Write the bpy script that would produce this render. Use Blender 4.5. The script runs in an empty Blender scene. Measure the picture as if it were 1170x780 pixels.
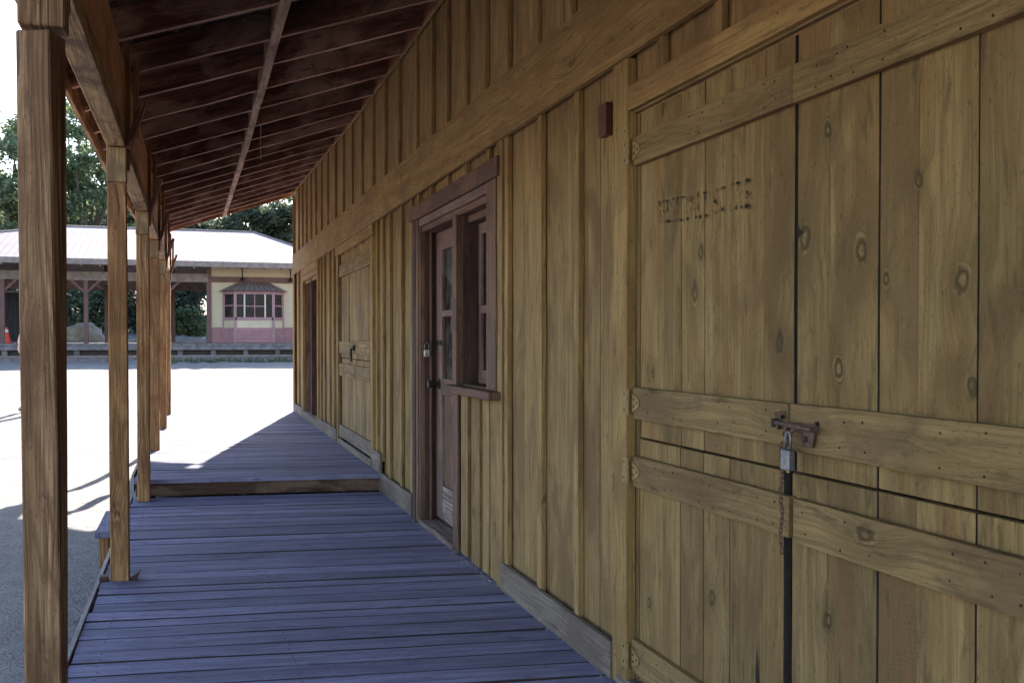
import bpy, bmesh, math, random
from mathutils import Vector, Matrix, Quaternion
R = math.radians
sc = bpy.context.scene
COL = sc.collection
rng = random.Random(7)

# ------------------------------------------------------------------ materials
def newmat(name):
    m = bpy.data.materials.new(name); m.use_nodes = True
    nt = m.node_tree; b = nt.nodes['Principled BSDF']
    return m, nt, b

def N(nt, typ, **kw):
    n = nt.nodes.new(typ)
    for k, v in kw.items():
        if k in ('operation', 'blend_type', 'data_type', 'attribute_name', 'noise_dimensions', 'voronoi_dimensions', 'feature', 'wave_type', 'bands_direction', 'interpolation_type', 'clamp'):
            setattr(n, k, v)
        else:
            n.inputs[k].default_value = v
    return n

def math_(nt, op, a, b=None, c=None, clamp=False):
    n = nt.nodes.new('ShaderNodeMath'); n.operation = op; n.use_clamp = clamp
    for i, v in enumerate((a, b, c)):
        if v is None: continue
        if isinstance(v, (int, float)): n.inputs[i].default_value = v
        else: nt.links.new(v, n.inputs[i])
    return n.outputs[0]

def mapr(nt, v, a, b, c=0.0, d=1.0):
    n = nt.nodes.new('ShaderNodeMapRange'); n.clamp = True
    nt.links.new(v, n.inputs[0])
    for i, x in zip((1, 2, 3, 4), (a, b, c, d)): n.inputs[i].default_value = x
    return n.outputs[0]

def mixc(nt, fac, a, b, mode='MIX'):
    n = nt.nodes.new('ShaderNodeMix'); n.data_type = 'RGBA'; n.blend_type = mode
    for idx, v in ((0, fac), (6, a), (7, b)):
        if isinstance(v, (int, float)): n.inputs[idx].default_value = v
        elif isinstance(v, tuple): n.inputs[idx].default_value = (*v, 1) if len(v) == 3 else v
        else: nt.links.new(v, n.inputs[idx])
    return n.outputs[2]

def comb(nt, x, y, z):
    n = nt.nodes.new('ShaderNodeCombineXYZ')
    for i, v in enumerate((x, y, z)):
        if isinstance(v, (int, float)): n.inputs[i].default_value = v
        else: nt.links.new(v, n.inputs[i])
    return n.outputs[0]

def noise(nt, vec, scale=1.0, detail=4, rough=.55, dist=0.0):
    n = nt.nodes.new('ShaderNodeTexNoise')
    n.inputs['Scale'].default_value = scale; n.inputs['Detail'].default_value = detail
    n.inputs['Roughness'].default_value = rough; n.inputs['Distortion'].default_value = dist
    nt.links.new(vec, n.inputs['Vector'])
    return n.outputs['Fac']

def wood(name, light, dark, stain=None, knots=.8, grain=1.0, rough=.75, tintvar=.5, saw=.25, bump=.5, streak=1.0, rust=None, rusta=0.0, ring=0.0, kgate=.52, g2r=(.38, .62), kd=1.0, at_knots=()):
    """weathered board: UV is (across, along) in metres, 'tint' attribute varies per board"""
    m, nt, b = newmat(name)
    uv = nt.nodes.new('ShaderNodeUVMap').outputs[0]
    s = nt.nodes.new('ShaderNodeSeparateXYZ'); nt.links.new(uv, s.inputs[0])
    u, v = s.outputs[0], s.outputs[1]
    at = nt.nodes.new('ShaderNodeAttribute'); at.attribute_name = 'tint'
    sa = nt.nodes.new('ShaderNodeSeparateColor'); nt.links.new(at.outputs['Color'], sa.inputs[0])
    t1, t2 = sa.outputs[0], sa.outputs[1]
    # knots
    vor = nt.nodes.new('ShaderNodeTexVoronoi'); vor.inputs['Scale'].default_value = 1
    vor.inputs['Randomness'].default_value = 1
    nt.links.new(comb(nt, math_(nt, 'MULTIPLY', u, 4.5 * kd), math_(nt, 'MULTIPLY', v, 2.2 * kd), math_(nt, 'MULTIPLY', t1, 31)), vor.inputs['Vector'])
    d = vor.outputs['Distance']
    sv = nt.nodes.new('ShaderNodeSeparateColor'); nt.links.new(vor.outputs['Color'], sv.inputs[0])
    gate = mapr(nt, sv.outputs[0], kgate, kgate + .04)
    wob = noise(nt, comb(nt, math_(nt, 'MULTIPLY', u, 30), math_(nt, 'MULTIPLY', v, 12), t1), 1, 3)
    dd = math_(nt, 'ADD', d, math_(nt, 'MULTIPLY', math_(nt, 'SUBTRACT', wob, .5), .17))
    dd = math_(nt, 'ADD', dd, math_(nt, 'MULTIPLY', math_(nt, 'SUBTRACT', 1.0, gate), 5.0))
    if at_knots:   # knots where the old boards show them, in metres on the door face
        oc = nt.nodes.new('ShaderNodeTexCoord').outputs['Object']; so = nt.nodes.new('ShaderNodeSeparateXYZ'); nt.links.new(oc, so.inputs[0])
        wq = noise(nt, oc, 28, 3, .6); wq2 = math_(nt, 'MULTIPLY', math_(nt, 'SUBTRACT', wq, .5), .9)
        for (ky, kz, kr) in at_knots:
            dy = math_(nt, 'MULTIPLY', math_(nt, 'SUBTRACT', so.outputs[1], ky), 1 / kr)
            dz = math_(nt, 'MULTIPLY', math_(nt, 'SUBTRACT', so.outputs[2], kz), .72 / kr)
            dk = math_(nt, 'SQRT', math_(nt, 'ADD', math_(nt, 'MULTIPLY', dy, dy), math_(nt, 'MULTIPLY', dz, dz)))
            dk = math_(nt, 'MULTIPLY', math_(nt, 'ADD', dk, wq2), .13)
            dd = math_(nt, 'MINIMUM', dd, dk)
    knot = mapr(nt, dd, .145, .10)
    halo = mapr(nt, dd, .46, .12)
    # grain coordinates pushed aside around knots
    ud = math_(nt, 'ADD', u, math_(nt, 'MULTIPLY', halo, .03))
    lowv = noise(nt, comb(nt, math_(nt, 'MULTIPLY', u, 6), math_(nt, 'MULTIPLY', v, 1.6), math_(nt, 'MULTIPLY', t1, 17)), 1, 2)
    ud = math_(nt, 'ADD', ud, math_(nt, 'MULTIPLY', lowv, .035))
    g1 = noise(nt, comb(nt, math_(nt, 'MULTIPLY', ud, 130), math_(nt, 'MULTIPLY', v, 2.5), math_(nt, 'MULTIPLY', t1, 50)), 1, 5, .65)
    g2 = noise(nt, comb(nt, math_(nt, 'MULTIPLY', ud, 22), math_(nt, 'MULTIPLY', v, .9), math_(nt, 'MULTIPLY', t1, 90)), 1, 4, .6)
    g3 = noise(nt, comb(nt, math_(nt, 'MULTIPLY', u, 5), math_(nt, 'MULTIPLY', v, 2.2), math_(nt, 'MULTIPLY', t2, 40)), 1, 5, .6, .6)
    # growth bands
    cath = noise(nt, comb(nt, math_(nt, 'MULTIPLY', u, 7), math_(nt, 'MULTIPLY', v, .7), math_(nt, 'MULTIPLY', t1, 23)), 1, 1.5, .4)
    gw = math_(nt, 'SINE', math_(nt, 'ADD', math_(nt, 'MULTIPLY', ud, 160), math_(nt, 'MULTIPLY', cath, 75)))
    gw = math_(nt, 'MULTIPLY', math_(nt, 'ADD', gw, 1), .5)
    base = mixc(nt, mapr(nt, g2, *g2r), light, dark)
    base = mixc(nt, math_(nt, 'MULTIPLY', mapr(nt, g1, .44, .66), .7 * grain), base, tuple(c * .36 for c in dark))
    base = mixc(nt, math_(nt, 'MULTIPLY', math_(nt, 'POWER', gw, 3.0), .28 * grain + ring), base, tuple(c * .6 for c in dark))
    if stain:
        base = mixc(nt, math_(nt, 'MULTIPLY', mapr(nt, g3, .47, .60), .8 * streak), base, stain)
    if rust:
        g4 = noise(nt, comb(nt, math_(nt, 'MULTIPLY', u, 9), math_(nt, 'MULTIPLY', v, 1.1), math_(nt, 'ADD', math_(nt, 'MULTIPLY', t2, 70), 5)), 1, 4, .6, .4)
        base = mixc(nt, math_(nt, 'MULTIPLY', mapr(nt, g4, .48, .66), rusta), base, rust)
    # pores / specks
    sp = noise(nt, comb(nt, math_(nt, 'MULTIPLY', u, 160), math_(nt, 'MULTIPLY', v, 60), t2), 1, 2, .5)
    base = mixc(nt, math_(nt, 'MULTIPLY', mapr(nt, sp, .62, .72), .6), base, tuple(c * .3 for c in dark))
    if ring:
        ck = noise(nt, comb(nt, math_(nt, 'MULTIPLY', ud, 60), math_(nt, 'MULTIPLY', v, 1.1), math_(nt, 'ADD', t1, 4)), 1, 2, .5)
        base = mixc(nt, math_(nt, 'MULTIPLY', mapr(nt, ck, .64, .68), .8), base, tuple(c * .15 for c in dark))
    # drips / short vertical dark marks
    dr = noise(nt, comb(nt, math_(nt, 'MULTIPLY', u, 34), math_(nt, 'MULTIPLY', v, 7), math_(nt, 'ADD', t2, 9.3)), 1, 3, .5)
    base = mixc(nt, math_(nt, 'MULTIPLY', mapr(nt, dr, .60, .70), .6), base, tuple(c * .35 for c in dark))
    ringk = math_(nt, 'MULTIPLY', math_(nt, 'ADD', math_(nt, 'SINE', math_(nt, 'MULTIPLY', dd, 70)), 1), .5)
    ringk = math_(nt, 'MULTIPLY', ringk, mapr(nt, wob, .35, .6))
    base = mixc(nt, math_(nt, 'MULTIPLY', halo, .6 * knots), base, tuple(c * .55 for c in dark))
    kc = mixc(nt, ringk, tuple(c * .25 for c in dark), tuple(c * 1.0 for c in light))
    base = mixc(nt, math_(nt, 'MULTIPLY', knot, knots), base, kc)
    # per-board brightness
    br = math_(nt, 'ADD', 1 - tintvar / 2, math_(nt, 'MULTIPLY', t2, tintvar))
    base = mixc(nt, 1.0, base, comb(nt, br, br, br), 'MULTIPLY')
    nt.links.new(base, b.inputs['Base Color'])
    b.inputs['Roughness'].default_value = rough
    b.inputs['Specular IOR Level'].default_value = .25
    sw = math_(nt, 'MULTIPLY', math_(nt, 'SINE', math_(nt, 'ADD', math_(nt, 'MULTIPLY', v, 520), math_(nt, 'MULTIPLY', g3, 40))), mapr(nt, g3, .45, .6))
    h = math_(nt, 'ADD', math_(nt, 'MULTIPLY', g1, -1.2), math_(nt, 'MULTIPLY', sw, saw * .14))
    h = math_(nt, 'ADD', h, math_(nt, 'MULTIPLY', gw, -.35))
    h = math_(nt, 'ADD', h, math_(nt, 'MULTIPLY', knot, math_(nt, 'MULTIPLY', ringk, 1.2)))
    h = math_(nt, 'ADD', h, math_(nt, 'MULTIPLY', g3, 1.0))
    bp = nt.nodes.new('ShaderNodeBump'); bp.inputs['Strength'].default_value = bump; bp.inputs['Distance'].default_value = .004
    nt.links.new(h, bp.inputs['Height']); nt.links.new(bp.outputs[0], b.inputs['Normal'])
    return m

def plain(name, col, rough=.6, metal=0.0, var=.25, scale=20, bump=.15):
    m, nt, b = newmat(name)
    tc = nt.nodes.new('ShaderNodeTexCoord').outputs['Object']
    n1 = noise(nt, tc, scale, 5, .6)
    c = mixc(nt, mapr(nt, n1, .3, .7), tuple(x * (1 - var) for x in col), tuple(min(1, x * (1 + var)) for x in col))
    nt.links.new(c, b.inputs['Base Color'])
    b.inputs['Roughness'].default_value = rough; b.inputs['Metallic'].default_value = metal
    bp = nt.nodes.new('ShaderNodeBump'); bp.inputs['Strength'].default_value = bump; bp.inputs['Distance'].default_value = .01
    nt.links.new(noise(nt, tc, scale * 3, 4), bp.inputs['Height']); nt.links.new(bp.outputs[0], b.inputs['Normal'])
    return m

WALLL, WALLD = (.41, .262, .105), (.315, .196, .074)
CAMH = 1.2
def doorpt(px, py, X=1.4332):
    f = 1140.; yaw = R(17.66); p = R(.9); cy = 388 + f * math.tan(p)
    fw = Vector((math.sin(yaw) * math.cos(p), math.cos(yaw) * math.cos(p), -math.sin(p))); rt = Vector((math.cos(yaw), -math.sin(yaw), 0)); u_ = rt.cross(fw)
    d = fw + rt * ((px - 585) / f) + u_ * (-(py - cy) / f); t_ = X / d.x
    return Vector((X, d.y * t_, CAMH + d.z * t_))
KN_DOOR = []
for kx, ky, kr in ((945, 148, 8), (957, 421, 10), (983, 286, 12), (1097, 320, 13), (919, 272, 13), (890, 392, 10), (800, 288, 7), (745, 427, 5), (1047, 205, 7), (1010, 318, 7), (812, 683, 9), (741, 688, 7), (945, 708, 9), (1108, 440, 10)):
    q = doorpt(kx, ky); KN_DOOR.append((q, kr * q.length / 1140))
M = {}
M['siding'] = wood('ochre_siding_wood', WALLL, WALLD, stain=(.185, .105, .042), knots=.6, grain=1.0, tintvar=.28, saw=.1, bump=.5, rust=(.30, .15, .07), rusta=.45)
M['frieze'] = wood('ochre_frieze_wood', (.44, .275, .10), (.32, .190, .068), stain=(.24, .135, .05), knots=.6, grain=.8, tintvar=.15, saw=.15, bump=.5)
M['door'] = wood('ochre_barn_door_wood', (.375, .245, .100), (.29, .183, .068), stain=(.19, .112, .045), knots=.8, grain=.8, tintvar=.30, saw=.5, bump=1.3, kgate=.75, kd=1.35, rust=(.24, .12, .045), rusta=.7, at_knots=[(p.y, p.z, q_) for p, q_ in KN_DOOR])
M['brace'] = wood('ochre_cross_board_wood', (.345, .222, .092), (.265, .166, .066), stain=(.175, .105, .048), knots=.8, grain=.8, tintvar=.2, saw=.35, bump=1.3, kgate=.3, kd=1.2)
M['upsiding'] = wood('light_lifted_upper_siding_wood', (.50, .325, .135), (.40, .25, .10), stain=(.27, .16, .07), knots=.4, grain=.8, tintvar=.2, saw=.1, bump=.5)  # siding ochre with extra light painted in, lifts the upper wall under the roof
M['greydoor'] = wood('weathered_grey_door_wood', (.44, .29, .12), (.27, .165, .07), stain=(.16, .10, .05), knots=.5, grain=1.3, tintvar=.3, saw=.2, bump=.9)
M['base'] = wood('faded_base_board_wood', (.27, .205, .165), (.20, .145, .115), stain=(.13, .09, .075), knots=.3, grain=.8, tintvar=.2, saw=.1)
M['deck'] = wood('grey_deck_wood', (.29, .262, .385), (.215, .192, .29), stain=(.135, .118, .18), knots=.25, grain=.9, tintvar=.42, saw=.0, bump=1.0, rough=.8, streak=.6)
M['post'] = wood('brown_post_wood', (.54, .285, .125), (.36, .17, .068), stain=(.20, .085, .034), knots=1.0, grain=1.5, tintvar=.2, saw=0, bump=1.2, ring=.3)
M['greypost'] = wood('grey_brown_post_wood', (.50, .29, .155), (.31, .165, .082), stain=(.17, .08, .042), knots=1.0, grain=1.6, tintvar=.1, saw=0, bump=1.3, ring=.35, kgate=.3)
M['cap'] = wood('pale_cap_block_wood', (.48, .31, .155), (.34, .20, .095), stain=(.19, .11, .06), knots=.3, grain=1.2, tintvar=.2)
M['plate'] = wood('mottled_top_plate_wood', (.56, .39, .20), (.40, .25, .12), stain=(.13, .075, .05), knots=.5, grain=1.3, streak=1.1, tintvar=.1)
M['orange'] = wood('orange_beam_wood', (.80, .46, .27), (.68, .35, .19), stain=(.44, .21, .12), knots=.3, grain=.8, tintvar=.2)
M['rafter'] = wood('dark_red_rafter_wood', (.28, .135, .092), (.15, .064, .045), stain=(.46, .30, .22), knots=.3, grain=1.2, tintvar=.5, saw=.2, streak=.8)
M['rafterbounce'] = wood('bounce_lit_rafter_wood', (.85, .58, .45), (.66, .39, .29), stain=(.28, .14, .10), knots=.2, grain=1.0, tintvar=.3)  # rafter wood with ground bounce light painted into its colour
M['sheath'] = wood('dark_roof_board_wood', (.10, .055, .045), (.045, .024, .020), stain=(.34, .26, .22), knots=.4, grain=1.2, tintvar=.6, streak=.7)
M['purlin'] = wood('pale_purlin_wood', (.66, .46, .34), (.50, .32, .22), stain=(.24, .15, .10), knots=.3, grain=1.0, tintvar=.1)
M['ledger'] = wood('red_ledger_wood', (.32, .12, .085), (.22, .08, .06), stain=(.16, .06, .05), knots=.2, tintvar=.2)
M['trim'] = wood('purple_brown_trim_wood', (.235, .130, .085), (.155, .080, .055), stain=(.095, .050, .040), knots=.15, grain=.8, tintvar=.15, saw=.5)
M['trimdark'] = wood('dark_purple_door_wood', (.125, .065, .052), (.080, .040, .034), stain=(.055, .028, .024), knots=.15, grain=.8, tintvar=.15, saw=.1)
M['sash'] = wood('faded_sash_wood', (.31, .20, .165), (.22, .13, .11), stain=(.15, .08, .07), knots=.1, grain=.8, tintvar=.15)
M['kick'] = wood('worn_kick_rail_wood', (.40, .32, .28), (.24, .15, .13), stain=(.14, .07, .06), knots=.1, grain=2.0, tintvar=.15)
M['riser'] = wood('dark_riser_wood', (.12, .060, .040), (.07, .032, .022), stain=(.20, .12, .08), knots=.2, grain=1.0, tintvar=.1, saw=0)
M['bluedge'] = wood('pale_edge_strip_wood', (.44, .38, .37), (.33, .27, .27), stain=(.22, .18, .18), knots=.1, grain=.8, tintvar=.2)
M['grime'] = plain('dark_gap_grime', (.05, .036, .032), .95, 0, .3, 40)
M['redbox'] = plain('red_brown_box_paint', (.105, .026, .015), .5, 0, .25, 30)
M['darkmetal'] = plain('dark_metal', (.045, .032, .030), .55, .6, .4, 60)
M['hole'] = plain('dark_nail', (.016, .011, .009), .9, 0, .2, 60, 0)
M['rustmetal'] = plain('rusted_iron', (.16, .095, .065), .6, .55, .5, 90, .5)
M['steel'] = plain('worn_lock_steel', (.22, .21, .225), .42, .75, .3, 80, .3)
M['brass'] = plain('yellow_lock_plug', (.55, .36, .10), .4, .8, .2, 60)
M['lockwhite'] = plain('pale_lock_metal', (.45, .43, .40), .45, .3, .15, 60)
M['hinge'] = plain('painted_hinge', (.29, .18, .065), .62, .1, .35, 70, .3)
M['gravel'] = plain('pale_grit', (.30, .26, .24), .9, 0, .45, 200)
M['string'] = plain('pale_string', (.42, .33, .27), .9, 0, .1)
M['stone'] = plain('pale_boulder_stone', (.36, .31, .28), .9, 0, .35, 3, .6)
M['darkstone'] = plain('dark_lump', (.05, .04, .04), .9, 0, .3, 20)

def glass(name, tint=(.010, .009, .010)):
    m, nt, b = newmat(name)
    tc = nt.nodes.new('ShaderNodeTexCoord').outputs['Object']
    n1 = noise(nt, tc, 7, 5, .65)
    c = mixc(nt, mapr(nt, n1, .4, .75, 0, .5), tint, (.024, .019, .018))
    nt.links.new(c, b.inputs['Base Color'])
    nt.links.new(mapr(nt, n1, .35, .7, .12, .45), b.inputs['Roughness'])
    b.inputs['Specular IOR Level'].default_value = .22
    return m
M['glass'] = glass('old_dusty_glass')

# ground
m, nt, b = newmat('pale_packed_dirt')
tc = nt.nodes.new('ShaderNodeTexCoord').outputs['Object']
n1 = noise(nt, tc, .35, 6, .6); n2 = noise(nt, tc, 5, 6, .7); n3 = noise(nt, tc, 45, 4, .6)
c = mixc(nt, mapr(nt, n1, .3, .7), (.37, .325, .30), (.29, .245, .225))
c = mixc(nt, mapr(nt, n2, .48, .66, 0, .75), c, (.24, .20, .18))
c = mixc(nt, mapr(nt, n3, .57, .65, 0, .75), c, (.14, .11, .095))
vv = nt.nodes.new('ShaderNodeTexVoronoi'); vv.inputs['Scale'].default_value = 9; nt.links.new(tc, vv.inputs['Vector'])
c = mixc(nt, mapr(nt, vv.outputs['Distance'], .10, .06, 0, .7), c, (.16, .13, .11))
nt.links.new(c, b.inputs['Base Color']); b.inputs['Roughness'].default_value = .95
bp = nt.nodes.new('ShaderNodeBump'); bp.inputs['Strength'].default_value = .9; bp.inputs['Distance'].default_value = .10
h = math_(nt, 'ADD', math_(nt, 'MULTIPLY', n2, 1.6), math_(nt, 'MULTIPLY', n3, .5))
nt.links.new(h, bp.inputs['Height']); nt.links.new(bp.outputs[0], b.inputs['Normal'])
M['dirt'] = m

# ------------------------------------------------------------------ mesh builder
class MB:
    def __init__(self):
        self.bm = bmesh.new()
        self.uv = self.bm.loops.layers.uv.new('UVMap')
        self.cl = self.bm.loops.layers.float_color.new('tint')
        self.mats = []
    def mi(self, mat):
        if mat not in self.mats: self.mats.append(mat)
        return self.mats.index(mat)
    def face(self, vs, uvs, t, mi):
        try: f = self.bm.faces.new(vs)
        except ValueError: return
        f.material_index = mi
        for l, q in zip(f.loops, uvs):
            l[self.uv].uv = q; l[self.cl] = (t[0], t[1], 0, 1)
    def bar(self, p0, p1, w, h, up=(0, 0, 1), mat=None, segs=1, twist=0, wob=0, t=None, uvo=None, ends=True, em=None):
        p0, p1 = Vector(p0), Vector(p1); d = p1 - p0; L = d.length
        if L < 1e-6: return
        d.normalize(); up = Vector(up); side = up.cross(d)
        if side.length < 1e-4: up = Vector((1, 0, 0)); side = up.cross(d)
        side.normalize(); up = d.cross(side).normalized()
        mi = self.mi(mat or M['siding'])
        t = t or (rng.random(), rng.random())
        ou, ov = uvo or (rng.random() * 20, rng.random() * 20)
        rings = []
        for k in range(segs + 1):
            f = k / segs
            a = twist * f
            s2 = side * math.cos(a) + up * math.sin(a); u2 = up * math.cos(a) - side * math.sin(a)
            c = p0 + d * (L * f) + (side * rng.uniform(-wob, wob) + up * rng.uniform(-wob, wob) if 0 < k < segs or wob else Vector())
            rings.append([self.bm.verts.new(c + s2 * sx * w / 2 + u2 * sy * h / 2) for sx, sy in ((-1, -1), (1, -1), (1, 1), (-1, 1))])
        emi = {} if em is None else {i: self.mi(em[1]) for i in em[0]}
        per = [0, w, w + h, 2 * w + h, 2 * w + 2 * h]
        for k in range(segs):
            a, b_ = rings[k], rings[k + 1]; v0, v1 = L * k / segs, L * (k + 1) / segs
            for i in range(4):
                j = (i + 1) % 4
                self.face([a[i], a[j], b_[j], b_[i]], [(ou + per[i], ov + v0), (ou + per[i + 1], ov + v0), (ou + per[i + 1], ov + v1), (ou + per[i], ov + v1)], t, emi.get(i, mi))
        if ends:
            q = [(ou, ov), (ou + w, ov), (ou + w, ov + h), (ou, ov + h)]
            self.face(rings[0][::-1], q[::-1], t, mi); self.face(rings[-1], q, t, mi)
    def box(self, x0, x1, y0, y1, z0, z1, axis=None, mat=None, segs=1, wob=0, t=None, twist=0, em=None):
        c = ((x0 + x1) / 2, (y0 + y1) / 2, (z0 + z1) / 2); s = (abs(x1 - x0), abs(y1 - y0), abs(z1 - z0))
        if axis is None: axis = max(range(3), key=lambda i: s[i])
        a = list(c); b_ = list(c); a[axis] -= s[axis] / 2; b_[axis] += s[axis] / 2
        if axis == 2: self.bar(a, b_, s[0], s[1], (0, 1, 0), mat, segs, twist, wob, t, em=em)
        elif axis == 1: self.bar(a, b_, s[0], s[2], (0, 0, 1), mat, segs, twist, wob, t)
        else: self.bar(a, b_, s[1], s[2], (0, 0, 1), mat, segs, twist, wob, t)
    def quad(self, pts, mat, t=None, uvs=None):
        vs = [self.bm.verts.new(p) for p in pts]
        if uvs is None:
            p = [Vector(q) for q in pts]; e1 = (p[1] - p[0]).normalized(); n = e1.cross(p[-1] - p[0]); e2 = n.cross(e1).normalized()
            uvs = [((q - p[0]).dot(e1), (q - p[0]).dot(e2)) for q in p]
        self.face(vs, uvs, t or (rng.random(), rng.random()), self.mi(mat))
    def prism(self, pts, off, mat, t=None):
        """polygon pts extruded by vector off"""
        t = t or (rng.random(), rng.random()); mi = self.mi(mat); off = Vector(off)
        a = [self.bm.verts.new(p) for p in pts]; b_ = [self.bm.verts.new(Vector(p) + off) for p in pts]
        P = [Vector(p) for p in pts]; e1 = (P[1] - P[0]).normalized(); n = off.normalized(); e2 = n.cross(e1)
        uv = [((q - P[0]).dot(e1), (q - P[0]).dot(e2)) for q in P]
        self.face(a[::-1], uv[::-1], t, mi); self.face(b_, uv, t, mi)
        k = len(a); L = off.length
        for i in range(k):
            j = (i + 1) % k; w = (P[j] - P[i]).length
            self.face([a[i], a[j], b_[j], b_[i]], [(0, 0), (w, 0), (w, L), (0, L)], t, mi)
    def tube(self, pts, r, mat, n=8, r1=None, cap=True):
        mi = self.mi(mat); t = (rng.random(), rng.random()); P = [Vector(p) for p in pts]; rings = []
        for i, p in enumerate(P):
            d = (P[min(i + 1, len(P) - 1)] - P[max(i - 1, 0)]).normalized()
            s = d.orthogonal().normalized() if i == 0 else (prev - d * prev.dot(d)).normalized()
            prev = s; u = d.cross(s); rr = r + ((r1 - r) * i / max(1, len(P) - 1) if r1 is not None else 0)
            rings.append([self.bm.verts.new(p + (s * math.cos(2 * math.pi * k / n) + u * math.sin(2 * math.pi * k / n)) * rr) for k in range(n)])
        L = 0
        for i in range(len(P) - 1):
            l2 = L + (P[i + 1] - P[i]).length
            for k in range(n):
                j = (k + 1) % n; c = 2 * math.pi * r / n
                self.face([rings[i][k], rings[i][j], rings[i + 1][j], rings[i + 1][k]], [(k * c, L), ((k + 1) * c, L), ((k + 1) * c, l2), (k * c, l2)], t, mi)
            L = l2
        if cap:
            self.face(rings[0][::-1], [(0, 0)] * n, t, mi); self.face(rings[-1], [(0, 0)] * n, t, mi)
    def nail(self, x, y, z, r=.003):
        self.disc((x, y, z), (-1, 0, 0), r, M['hole'])
    def disc(self, c, nrm, r, mat, n=7, h=.0012, st=1.0):
        c = Vector(c); nrm = Vector(nrm).normalized(); s = nrm.orthogonal().normalized(); u = nrm.cross(s)
        mi = self.mi(mat); vs = [self.bm.verts.new(c + nrm * h + (s * math.cos(6.283 * k / n) * r + u * math.sin(6.283 * k / n) * r * st)) for k in range(n)]
        vb = [self.bm.verts.new(v.co - nrm * h * 2) for v in vs]
        self.face(vs, [(0, 0)] * n, (0, 0), mi)
        for k in range(n):
            self.face([vb[k], vb[(k + 1) % n], vs[(k + 1) % n], vs[k]], [(0, 0)] * 4, (0, 0), mi)
    def build(self, name, parent=None, bevel=0, rise=None, smooth=False, shear=None):
        if rise:
            for v in self.bm.verts: v.co.z += rise(v.co)
        if shear:
            for v in self.bm.verts: v.co.y += shear(v.co)
        me = bpy.data.meshes.new(name); self.bm.normal_update(); self.bm.to_mesh(me); self.bm.free()
        for m_ in self.mats: me.materials.append(m_)
        if smooth:
            for p in me.polygons: p.use_smooth = True
        o = bpy.data.objects.new(name, me); COL.objects.link(o)
        if parent:
            o.parent = parent
            if parent.type == 'EMPTY': o.matrix_parent_inverse = Matrix.Translation(-parent.location)
            else: o.matrix_parent_inverse = Matrix.Identity(4)
        if bevel:
            bv = o.modifiers.new('edge', 'BEVEL'); bv.width = bevel; bv.segments = 1; bv.limit_method = 'ANGLE'; bv.angle_limit = R(50)
        return o

def tag(o, label=None, cat=None, group=None, kind=None):
    if label: o['label'] = label
    if cat: o['category'] = cat
    if group: o['group'] = group
    if kind: o['kind'] = kind
    return o
def empty(name, loc, label, cat, group=None):
    o = bpy.data.objects.new(name, None); o.empty_display_size = .2; o.location = loc; COL.objects.link(o)
    return tag(o, label, cat, group)

# ------------------------------------------------------------------ ground
def gz(x, y):
    pts = [(-60, -.3), (14, -.3), (20, -.11), (27, .44), (31.5, .50), (34, .6), (42, .95), (60, 2.2), (120, 7), (400, 20)]
    for (a, za), (b_, zb) in zip(pts, pts[1:]):
        if y <= b_: return za + (zb - za) * (y - a) / (b_ - a)
    return 20
def hsh(i, j):
    return (math.sin(i * 12.9898 + j * 78.233) * 43758.5453) % 1
ys = [-60, -30, -15, -8] + [-6 + .35 * k for k in range(88)] + [25 + k for k in range(40)] + [70, 90, 120, 180, 280, 400]
xs = [-300, -150, -80, -50, -35, -25, -18, -14] + [-12 + .5 * k for k in range(22)] + [-1.0 + .25 * k for k in range(9)] + [2, 4, 7, 10, 15, 25, 40, 80, 150, 300]
xs = sorted(set(round(v, 3) for v in xs))
bm = bmesh.new(); G = []
for j, y in enumerate(ys):
    row = []
    for i, x in enumerate(xs):
        n = (hsh(i, j) - .5) * (.035 if y < 30 else .12)
        z = gz(x, y) + n
        if x < -.5 and y < 14: z += .05 * math.sin(x * 1.3 + y * .5)
        if -1.2 < x < 12 and y < 16: z = min(z, -.27)
        row.append(bm.verts.new((x, y, z)))
    G.append(row)
for j in range(len(ys) - 1):
    for i in range(len(xs) - 1):
        bm.faces.new([G[j][i], G[j][i + 1], G[j + 1][i + 1], G[j + 1][i]]).smooth = True
me = bpy.data.meshes.new('ground'); bm.to_mesh(me); bm.free(); me.materials.append(M['dirt'])
o = bpy.data.objects.new('ground', me); COL.objects.link(o); tag(o, kind='structure')

# ------------------------------------------------------------------ boardwalks
SK = lambda co: -.13 * (co.x - .5)
def deck(name, y0, y1, z, x0, x1, seed, gap=(.006, .015)):
    r_ = random.Random(seed); mb = MB(); y = y0
    while y < y1:
        w = r_.choice((.105, .13, .142, .142, .15, .165)); w = min(w, y1 - y)
        if w < .04: break
        dz = r_.uniform(-.004, .004); tl = r_.uniform(-.004, .004)
        mb.bar((x0 + r_.uniform(-.006, .01), y + w / 2 + tl, z - .019 + dz), (x1, y + w / 2 - tl, z - .019 + r_.uniform(-.003, .003)), w, .038, (0, 0, 1), M['deck'], segs=5, wob=.0012, em=((1, 3), M['grime']))
        for yy in (y + w * .25, y + w * .75):
            for xx in (x0 + .10, .35, x1 - .10):
                if r_.random() < .8: mb.disc((xx + r_.uniform(-.01, .01), yy, z + dz + .001), (0, 0, 1), .0032, M['hole'])
        y += w + r_.uniform(*gap)
    return mb
mb = deck('boardwalk', -4.2, 7.93, 0, -.445, 1.52, 3)
mb.box(-.470, -.452, -4.2, 4.9, -.10, .010, 1, M['bluedge'], segs=12, wob=.002)
mb.box(-.468, -.450, 4.91, 8.0, -.10, .008, 1, M['bluedge'], segs=8, wob=.002)
for xx in (-.40, .35, 1.3): mb.box(xx, xx + .05, -4.2, 8.0, -.26, -.045, 1, M['riser'])
o = mb.build('boardwalk', bevel=.0025, shear=SK); tag(o, kind='structure')
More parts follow.
